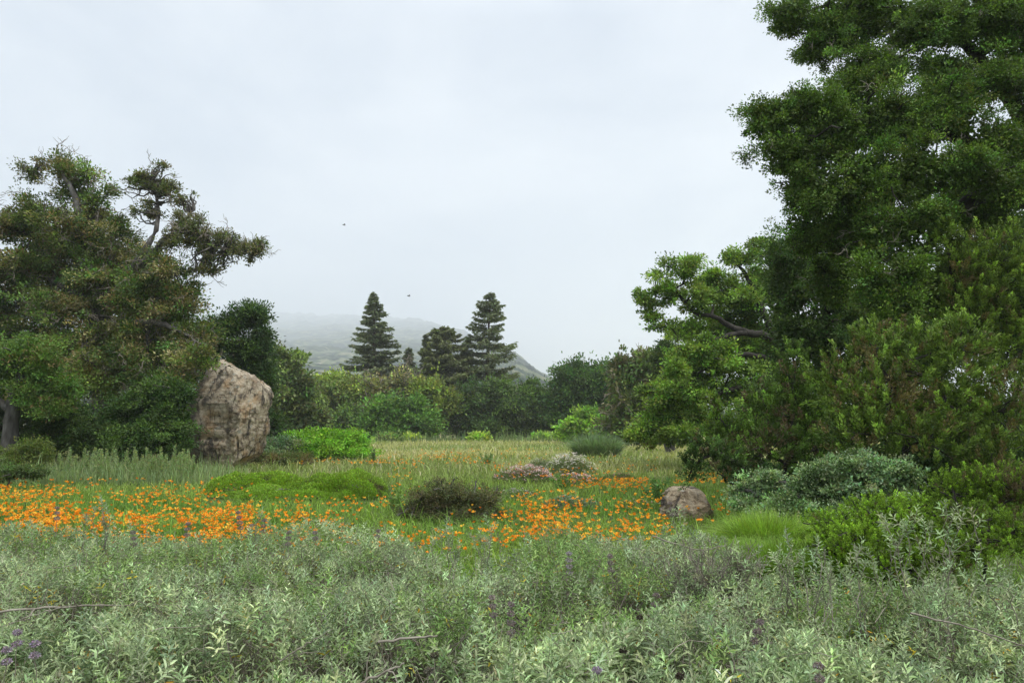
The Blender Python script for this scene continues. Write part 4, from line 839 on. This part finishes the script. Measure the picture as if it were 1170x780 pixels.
# buckwheat-like clumps with flat flower heads
def flower_clump(name, label, px, Yc, half, h, leafc, flc, n=2600, fs=.05, nf=240, group=None):
    c = np.array((at(px, 500, Yc)[0], Yc, 0.0)); hw = half * scale_at(Yc); th = thing(name, label, 'flowering shrub', c, group)
    def dome(n, up=1.0):
        a = RS.random(n) * 2 * math.pi; r = RS.random(n) ** .5
        ed = 1 + .18 * np.sin(a * 3 + px)
        return c + np.stack([np.cos(a) * r * hw * ed, np.sin(a) * r * hw * .8 * ed, h * np.sqrt(1 - r ** 2 * .9) * up * (.75 + .4 * RS.random(n))], axis=1)
    q = Quads(); P = dome(n, .85); P[:, 2] *= RS.random(n) ** .3; q.add(rhomb(P, unit(rnd_dir(n) + np.array((0, 0, .6))), rnd_dir(n), .09, .022), vary(leafc, n)); q.build('foliage', M_LEAF, th, c)
    q = Quads(); P = dome(nf, 1.05); k = 9; ci = np.repeat(np.arange(nf), k); Q = P[ci] + RS.normal(0, fs * .42, (nf * k, 3)) * np.array((1, 1, .3))
    fc = np.array(flc)[RS.integers(0, len(flc), nf)]
    q.add(rhomb(Q, unit(rnd_dir(nf * k) * np.array((1, 1, .4))), unit(rnd_dir(nf * k) * .5 + np.array((0, 0, 1))), fs * .7, fs * .5), fc[ci] * np.exp(RS.normal(0, .12, (nf * k, 1)))); q.build('flower_heads', M_PETAL, th, c)
    tb = Tubes()
    for i in RS.choice(nf, min(60, nf), replace=False): tb.add(wiggle(c, P[i] - np.array((0, 0, .01)), 6, .08), np.linspace(.008, .003, 6), 4)
    tb.build('stems', M_TWIG, th, c)
WH = [(0.82, 0.80, 0.70), (0.74, 0.70, 0.60), (0.76, 0.70, 0.62)]; PK = [(0.62, 0.38, 0.36), (0.70, 0.52, 0.48), (0.48, 0.26, 0.24), (0.76, 0.66, 0.60)]
flower_clump('flowering_shrub', 'mound of creamy white flower heads in the middle of the meadow', 650, 24.5, 27, .70, (0.12, 0.15, 0.07), WH)
flower_clump('flowering_shrub', 'dusty pink and brown flower mound left of the creamy white one', 602, 21.8, 34, .46, (0.10, 0.12, 0.06), PK, nf=260)
flower_clump('flowering_shrub', 'low clump of pinkish flowers in front of the creamy white mound', 655, 21.0, 26, .30, (0.12, 0.15, 0.06), PK, nf=170)
flower_clump('flowering_shrub', 'grey-green budding shrub behind the dusty pink mound', 618, 26.5, 20, .5, (0.15, 0.18, 0.11), [(0.40, 0.40, 0.30)], nf=80)
flower_clump('flowering_shrub', 'low patch of pale pink flowers left of the small brown boulder', 725, 14.5, 30, .22, (0.12, 0.18, 0.05), [(0.60, 0.33, 0.28), (0.62, 0.48, 0.40)], nf=70, fs=.03)
flower_clump('flowering_shrub', 'small pale lilac flower patch right of the olive shrub', 590, 16.5, 26, .24, (0.13, 0.17, 0.08), [(0.50, 0.42, 0.44), (0.58, 0.50, 0.48)], nf=90, fs=.035)
flower_clump('blue_flower_patch', 'hazy patch of tiny grey-blue flowers below the pink mound', 650, 14.8, 32, .24, (0.13, 0.17, 0.10), [(0.34, 0.36, 0.42), (0.42, 0.42, 0.46)], n=3500, nf=200, fs=.022)
flower_clump('flowering_shrub', 'reddish pink flower tuft on the ground at the right of the flower field', 708, 22.5, 18, .22, (0.10, 0.13, 0.05), [(0.45, 0.22, 0.20), (0.5, 0.3, 0.27)], nf=60, fs=.04)
# yellow-green weeds in the field
for i, (px, Yv, h, col, lab) in enumerate(((748, 15.5, .55, (0.09, 0.16, 0.05), 'leafy upright green weed left of the brown boulder'), (640, 19, .4, (0.11, 0.19, 0.05), 'small leafy weed in front of the pink flower clump'),
                                     (556, 30, .6, (0.10, 0.16, 0.06), 'green tuft standing in the meadow above the olive shrub'), (428, 30.5, .75, (0.10, 0.15, 0.07), 'tall green tuft at the right end of the lime green bush'), (455, 13.4, .45, (0.12, 0.18, 0.06), 'green tuft at the left side of the olive shrub'))):
    c = at(px, 500, Yv); c[2] = 0; th = thing('leafy_weed', lab, 'plant', c, None)
    tb = Tubes(); q = Quads()
    for j in range(9):
        e = c + np.array((RS.normal(0, .16), RS.normal(0, .16), h * (.6 + .5 * RS.random()))); p = wiggle(c, e, 6, .06); tb.add(p, np.linspace(.008, .003, 6), 4)
        k = 40; t = RS.random(k); P = p[0] + (e - p[0]) * t[:, None]; q.add(rhomb(P, unit(rnd_dir(k) + np.array((0, 0, .5))), rnd_dir(k), .10, .035), vary(col, k))
    tb.build('stems', stem_mat, th, c); q.build('leaves', M_LEAF, th, c)

# ------------------------------------------------------------------ the sage in the foreground
def canopy(x, y):
    e = sage_edge(x, y)
    b = .54 + .20 * fbm(x, y, .8, 21) + .08 * fbm(x, y, 2.4, 31)
    b += .05 * fbm(x, y, 5.5, 37)
    return np.maximum(.10, b) * np.clip((e - y) / .5 + .45, 0, 1)
SG = np.array((0.365, 0.44, 0.245))
def sprig_leaves(q, P, ax, Ls, nodes, leafL, base, k=1.0):
    """paired leaves up each sprig; P foot, ax axis, Ls length"""
    n = len(P); r = unit(np.cross(ax, rnd_dir(n))); r2 = np.cross(ax, r)
    cb = vary(base, n, .05, .24)
    for j in range(nodes):
        t = (j + .6) / nodes; f = .55 + .65 * math.sin(math.pi * min(1, .25 + t * .72))
        if j == nodes - 1: f *= .75
        for s in (1, -1):
            d = (r if j % 2 else r2) * s + rnd_dir(n) * .3
            D = unit(d * (1.15 - .55 * t) + ax * (.25 + .75 * t)); Nn = unit(ax * 1.0 - d * .25 + rnd_dir(n) * .25)
            B = P + ax * (Ls * t)[:, None]
            L = leafL * f * (.75 + .5 * RS.random(n)); C = cb * np.exp(RS.normal(0, .13, (n, 1)))
            V = lance(B, D, Nn, L, L * .29); q.add(V, np.concatenate([C, C * .93]))
q = Quads(); stems = Tubes()
x, y = sample_wedge(33000, 2.0, 8.7, 0, .9); x2, y2 = sample_wedge(15000, 2.0, 8.7, 1, .9); x = np.concatenate([x, x2]); y = np.concatenate([y, y2])
k = y < sage_edge(x, y) + .1; x, y = x[k], y[k]; h = canopy(x, y); n = len(x)
gap = .75 * fbm(x, y, 1.2, 41) + .6 * fbm(x, y, 4.2, 43)                     # thin places where stems show
hol = np.zeros(n)
for hx, hy, hr in ((1130, 748, .34), (500, 768, .22), (350, 748, .20), (60, 705, .22), (880, 690, .18), (250, 770, .16), (730, 700, .16)):
    g_ = gnd(hx, hy, .42); hol = np.maximum(hol, np.exp(-((x - g_[0]) ** 2 / (hr * 1.7) ** 2 + (y - g_[1]) ** 2 / hr ** 2)))
h = h * (1 - .45 * hol)
k = (RS.random(n) < np.clip(.88 - 1.4 * hol + gap * 2.4 - .35 * np.clip((4.0 - y) / 1.2, 0, 1), .05, 1)); x, y, h, gap = x[k], y[k], h[k], gap[k]; n = len(x)
lowr = RS.random(n) ** 1.7
z = h * (1 - lowr * .75) - .04
ax = unit(np.stack([RS.normal(0, .38, n), RS.normal(0, .38, n) - .08, np.full(n, 1.0)], axis=1))
hues = fbm(x, y, .9, 51)
P = np.stack([x, y, z], axis=1); Ls = .10 + .09 * RS.random(n); P -= ax * (Ls * .6)[:, None]
for lo, hi, nd, LL in ((0, 4.4, 6, .045), (4.4, 20, 5, .038)):
    m = (y >= lo) & (y < hi)
    for yy_, b in ((hues < -.22, SG * np.array((.74, .85, .55))), ((hues >= -.22) & (hues < .25), SG), (hues >= .25, SG * np.array((1.2, 1.18, 1.18)))):
        mm = m & yy_; sprig_leaves(q, P[mm], ax[mm], Ls[mm], nd, LL, b)
# young yellow leaves and old brown ones here and there
for cnt, col, LL in ((1500, (0.52, 0.42, 0.06), .036), (500, (0.60, 0.33, 0.05), .030), (1500, (0.24, 0.17, 0.10), .032), (2600, (0.27, 0.37, 0.12), .036)):
    i = RS.integers(0, n, cnt); sprig_leaves(q, P[i] + rnd_dir(cnt) * .03, unit(rnd_dir(cnt) + np.array((0, 0, .6))), Ls[i] * .5, 2, LL, col)
tag(q.build('sage_foliage', M_SAGE), 'dense grey-green sage with narrow felted leaves filling the foreground', 'sage', kind='stuff')
# woody stems under the leaves
ii = RS.choice(n, 6500, replace=False)
for i in ii:
    a = np.array((x[i] + RS.normal(0, .16), y[i] + RS.normal(0, .12), 0)); b = P[i] + ax[i] * Ls[i] * .9
    stems.add(wiggle(a, b, 6, .14), np.linspace(.0045, .0014, 6), 4)
ii = RS.choice(n, 2200, replace=False)
for i in ii:          # thin dead twigs lying through the leaves
    d = unit(rnd_dir(1)[0] * np.array((1, 1, .25))); c = P[i] + np.array((0, 0, .05)); l = .08 + .16 * RS.random()
    stems.add(wiggle(c - d * l, c + d * l, 6, .14), np.linspace(.0028, .001, 6), 3)
tag(stems.build('sage_stems', M_TWIG), 'woody grey-brown stems and dead twigs inside the sage', 'stems', kind='stuff')

def sage_sprigs_thing(name, label, c, tips, leafL=.042, cat='sage shrub', group=None, leafy=1.0, col=SG, tw=3):
    th = thing(name, label, cat, c, group); tb = Tubes(); q = Quads(); c = np.asarray(c, float)
    for tp in tips:
        tp = np.asarray(tp, float); b0 = c + RS.normal(0, .05, 3) * np.array((1, 1, 0)); b0[:2] += (tp - c)[:2] * .45
        p = wiggle(b0, tp, 10, .14, -.04); tb.add(p, np.linspace(.0045, .0016, 10), 5)
        for j in range(tw):
            i0 = RS.integers(2, 9); d = unit(unit(p[i0] - p[i0 - 1]) * .7 + rnd_dir(1)[0] * .8 + np.array((0, 0, .3))); l = .06 + .10 * RS.random()
            p2 = wiggle(p[i0], p[i0] + d * l, 6, .1); tb.add(p2, np.linspace(.0024, .0011, 6), 4)
            if RS.random() < leafy: sprig_leaves(q, p2[:1] + d * l * .3, d[None], np.array([l * .75]), 5, leafL * .85, col)
        if RS.random() < leafy:
            d = unit(p[-1] - p[-3]); sprig_leaves(q, p[-1:] - d * .09, d[None], np.array([.12]), 6, leafL, col)
            for i0 in (2, 4, 6):
                d = unit(p[i0 + 2] - p[i0]); sprig_leaves(q, p[i0:i0 + 1], d[None], np.array([.11]), 4, leafL * .9, col)
    tb.build('stems', M_TWIG, th, c)
    q.build('leaves', M_SAGE, th, c)
    return th
def tips_at(pts, Yv): return [at(a, b, Yv + RS.normal(0, .12)) for a, b in pts]
c = at(1045, 500, 5.0); c[2] = .2
sage_sprigs_thing('sage_shrub', 'tall open sage spray with arching stems rising above the rest at the right', c,
                  tips_at([(1110, 585), (1100, 590), (1080, 575), (1092, 580), (1048, 582), (1040, 590), (1035, 600), (1020, 590), (1010, 592), (1006, 590), (1055, 595), (1065, 600), (1122, 592), (1028, 610), (1085, 605)], 5.0))
for px, py, Yv, lab in ((935, 618, 5.5, 'upright sage sprig left of the tall open sage spray'), (985, 618, 5.4, 'slim sage sprig just left of the foot of the tall spray'), (898, 610, 5.8, 'thin sage shoot standing before the fine green grass clump'),
                        (1070, 655, 4.9, 'short leafy sage shoot right of the tall open spray'), (1140, 640, 5.2, 'sage shoot at the right edge beneath the darker feathery shrub'), (405, 615, 6.8, 'sage shoot standing before the poppies left of the olive shrub'),
                        (115, 568, 7.6, 'sage shoot rising highest in front of the left poppies'), (300, 582, 7.3, 'sage shoot in front of the low green mounds'), (555, 590, 7.0, 'sage shoot in front of the right side of the olive shrub'), (510, 594, 6.9, 'sage shoot in front of the middle of the olive shrub'), (775, 580, 7.1, 'sage shoot in front of the brown boulder')):
    Yv -= .45; c = at(px, 640, Yv); c[2] = .3; sage_sprigs_thing('sage_shoot', lab, c, tips_at([(px, py), (px + 7, py + 12), (px - 7, py + 14), (px + 14, py + 24), (px - 16, py + 22), (px + 3, py + 26)], Yv), leafL=.036)
# dry twiggy sage patch right of centre
c = at(812, 655, 5.9); c[2] = .15
sage_sprigs_thing('dry_sage_shrub', 'dried grey-brown leafless sage tangle right of centre', c, tips_at([(812 + 66 * math.cos(a) * r, 634 - 22 * math.sin(a) * r) for a, r in zip(RS.random(110) * 6.28, RS.random(110) ** .5)], 5.9), leafy=.16, cat='dry shrub', tw=5)
# whorled flower spikes of the sage
M_MAUVE = noise_mat('mauve_flowers', [(0.3, (0.20, 0.15, 0.17)), (0.55, (0.34, 0.27, 0.33)), (0.75, (0.50, 0.40, 0.52))], 60, 3, .9)
M_DARK = noise_mat('dark_seed', [(0.3, (0.02, 0.018, 0.014)), (0.7, (0.07, 0.055, 0.04))], 60, 3, .9)
def whorl(tb_q, c, r, n, base, L=.011):
    d = rnd_dir(n); d[:, 2] *= .62; P = c + d * r * (.45 + .5 * RS.random((n, 1))); tb_q.add(rhomb(P, unit(d + rnd_dir(n) * .7), unit(d + rnd_dir(n) * .5), L * (.6 + .7 * RS.random(n)), L * .55), vary(base, n, .08, .25))
def spike(name, label, base_pt, top, nwh, col, r=.020, group=None, cat='flower spike', head='flower_whorl'):
    th = thing(name, label, cat, base_pt, group); base_pt = np.asarray(base_pt, float); tb = Tubes(); p = wiggle(base_pt, top, 8, .04); tb.add(p, np.linspace(.0028, .0016, 8), 5); tb.build('stem', M_TWIG, th, base_pt)
    for j in range(nwh):
        c = p[-1] - (p[-1] - p[-3]) / np.linalg.norm(p[-1] - p[-3]) * j * .050; q = Quads(); whorl(q, c, r * (.8 + .12 * j), 170, col); q.build(head, M_PETAL, th, base_pt)
SPIKES = [(65, 580, 7.5, 3, 'upper left, before the orange poppies'), (152, 608, 6.6, 3, 'left, low among the sage leaves'), (272, 585, 7.2, 4, 'left of centre, tallest before the poppies'), (288, 600, 7.0, 3, 'right beside the tallest one left of centre'), (215, 598, 7.0, 3, 'before the left poppies'),
      (302, 594, 6.9, 3, 'before the poppies under the left green mound'), (330, 608, 6.7, 3, 'before the poppies under the right green mound'), (432, 606, 6.7, 2, 'left of the olive shrub'), (697, 635, 5.6, 3, 'right of centre below the poppies'), 
      (650, 632, 5.8, 4, 'right of centre, pale and tall'), (765, 575, 7.0, 3, 'before the small brown boulder'), (584, 690, 4.3, 4, 'low centre, with large dark mauve whorls'), (562, 682, 4.5, 3, 'low centre, left of the large dark mauve one'), (750, 680, 4.4, 2, 'lower right of centre, pinkish'), (682, 765, 3.2, 1, 'at the bottom right of centre, single lilac head'),
      (20, 722, 3.6, 2, 'lower left corner, lilac and dense'), (40, 735, 3.5, 2, 'lower left corner, right of the lilac one'), (8, 742, 3.4, 2, 'bottom left edge, lilac'), (868, 710, 4.0, 3, 'lower right, greyish and leaning'), (935, 760, 3.2, 2, 'bottom right, grey and short'), (360, 608, 6.6, 2, 'before the poppies left of the olive shrub')]
for px, py, Yv, nw, lab in SPIKES:
    t_ = at(px, py, Yv); b_ = t_ + np.array((RS.normal(0, .03), RS.normal(0, .03), -.28))
    lil = px < 60 and py > 700 or py == 765
    spike('sage_flower_spike', 'whorled sage flower spike ' + lab, b_, t_, nw, (0.34, 0.28, 0.33) if lil else (0.27, 0.225, 0.21) if px != 650 else (0.38, 0.34, 0.36), r=.022 if Yv < 5 else .026, group='mauve sage flower spikes')
for px, py, Yv, lab in ((712, 743, 3.5, 'largest dark round seed head low right of centre'), (658, 733, 3.7, 'dark seed head left of the largest one'), (731, 705, 4.2, 'small dark seed head above the largest one'), (777, 772, 3.1, 'dark seed head at the bottom edge right of centre'), (490, 766, 3.1, 'dull grey seed head at the bottom edge left of centre'), (497, 748, 3.3, 'dull grey seed head above the one at the bottom edge')):
    t_ = at(px, py, Yv); spike('dried_seed_head', lab, t_ - np.array((0, 0, .26)), t_, 1, (0.07, 0.055, 0.04) if px > 500 else (0.13, 0.12, 0.085), r=.019, group='dried round seed heads in the sage', cat='seed head', head='seed_ball')
# fallen dry sticks on the sage
for pts, Yv, r, lab in (([(-20, 700), (40, 695), (90, 692), (130, 691)], 4.3, .008, 'long straight dry stick lying on the sage at the left'), ([(10, 712), (45, 700), (80, 690)], 4.2, .004, 'thin dry stick crossing under the long one at the left'), ([(432, 733), (480, 727), (500, 726)], 3.7, .007, 'short thick dry stick low at the centre'),
                        ([(395, 790), (430, 772), (462, 757)], 3.05, .007, 'dark slanting stick at the bottom, left of centre'), ([(745, 612), (775, 622), (800, 628), (830, 622)], 6.2, .006, 'curved dark dead branch over the dried sage tangle'), ([(1040, 700), (1100, 715), (1180, 740)], 4.0, .006, 'pale arching dead stem at the lower right'),
                        ([(320, 755), (350, 735), (362, 728)], 3.4, .004, 'thin pale twig slanting at the lower left of centre')):
    P = [at(a, b, Yv) for a, b in pts]; s = smoothpath(P, 16, .003); c = s[0].copy(); tb = Tubes(); tb.add(s, np.linspace(r, r * .5, 16), 7)
    for j in (5, 10): tb.add(wiggle(s[j], s[j] + unit(s[j + 1] - s[j] + rnd_dir(1)[0] * .05) * .1, 5, .1), np.linspace(r * .5, r * .2, 5), 5)
    o = tb.build('dry_stick', M_TWIG, None, c); o.location = c; tag(o, lab, 'stick', 'dry sticks in the sage')
# two birds in the sky far off
for (px, py, Yv, sp_), lab in zip(((467, 338, 120, .55), (393, 257, 120, .55)), ('tiny dark bird in the sky between the two tall conifers', 'tiny faint bird high in the sky left of centre')):
    c = at(px, py, Yv); V = []; Fc = []
    rings = [(-.28, .0), (-.2, .05), (-.05, .085), (.12, .075), (.2, .05), (.27, .04), (.31, .0)]
    for yy, rr in rings:
        for k in range(8): V.append((yy, math.cos(k * math.pi / 4) * max(rr, .004), math.sin(k * math.pi / 4) * max(rr, .004)))
    for i in range(6):
        for k in range(8): Fc.append((i * 8 + k, i * 8 + (k + 1) % 8, i * 8 + 8 + (k + 1) % 8, i * 8 + 8 + k))
    for s in (1, -1):
        b = len(V); V += [(.12, s * .05, .04), (-.06, s * .05, .04), (.1, s * .3, .16), (-.06, s * .28, .15), (-.04, s * .55, .10), (-.08, s * .54, .10)]
        V += [(v[0], v[1], v[2] - .012) for v in V[b:b + 6]]
        for o_ in (0, 6): Fc += [(b + o_, b + 1 + o_, b + 3 + o_, b + 2 + o_), (b + 2 + o_, b + 3 + o_, b + 5 + o_, b + 4 + o_)]
    me = mesh_np('bird', np.array(V) * 1.0, np.array(Fc), M_DARK); o = link('bird', me); o.location = c; o.rotation_euler.z = .6
    tag(o, lab, 'bird', None)
print('quads', sum(len(o.data.polygons) for o in bpy.data.objects if o.type == 'MESH'))
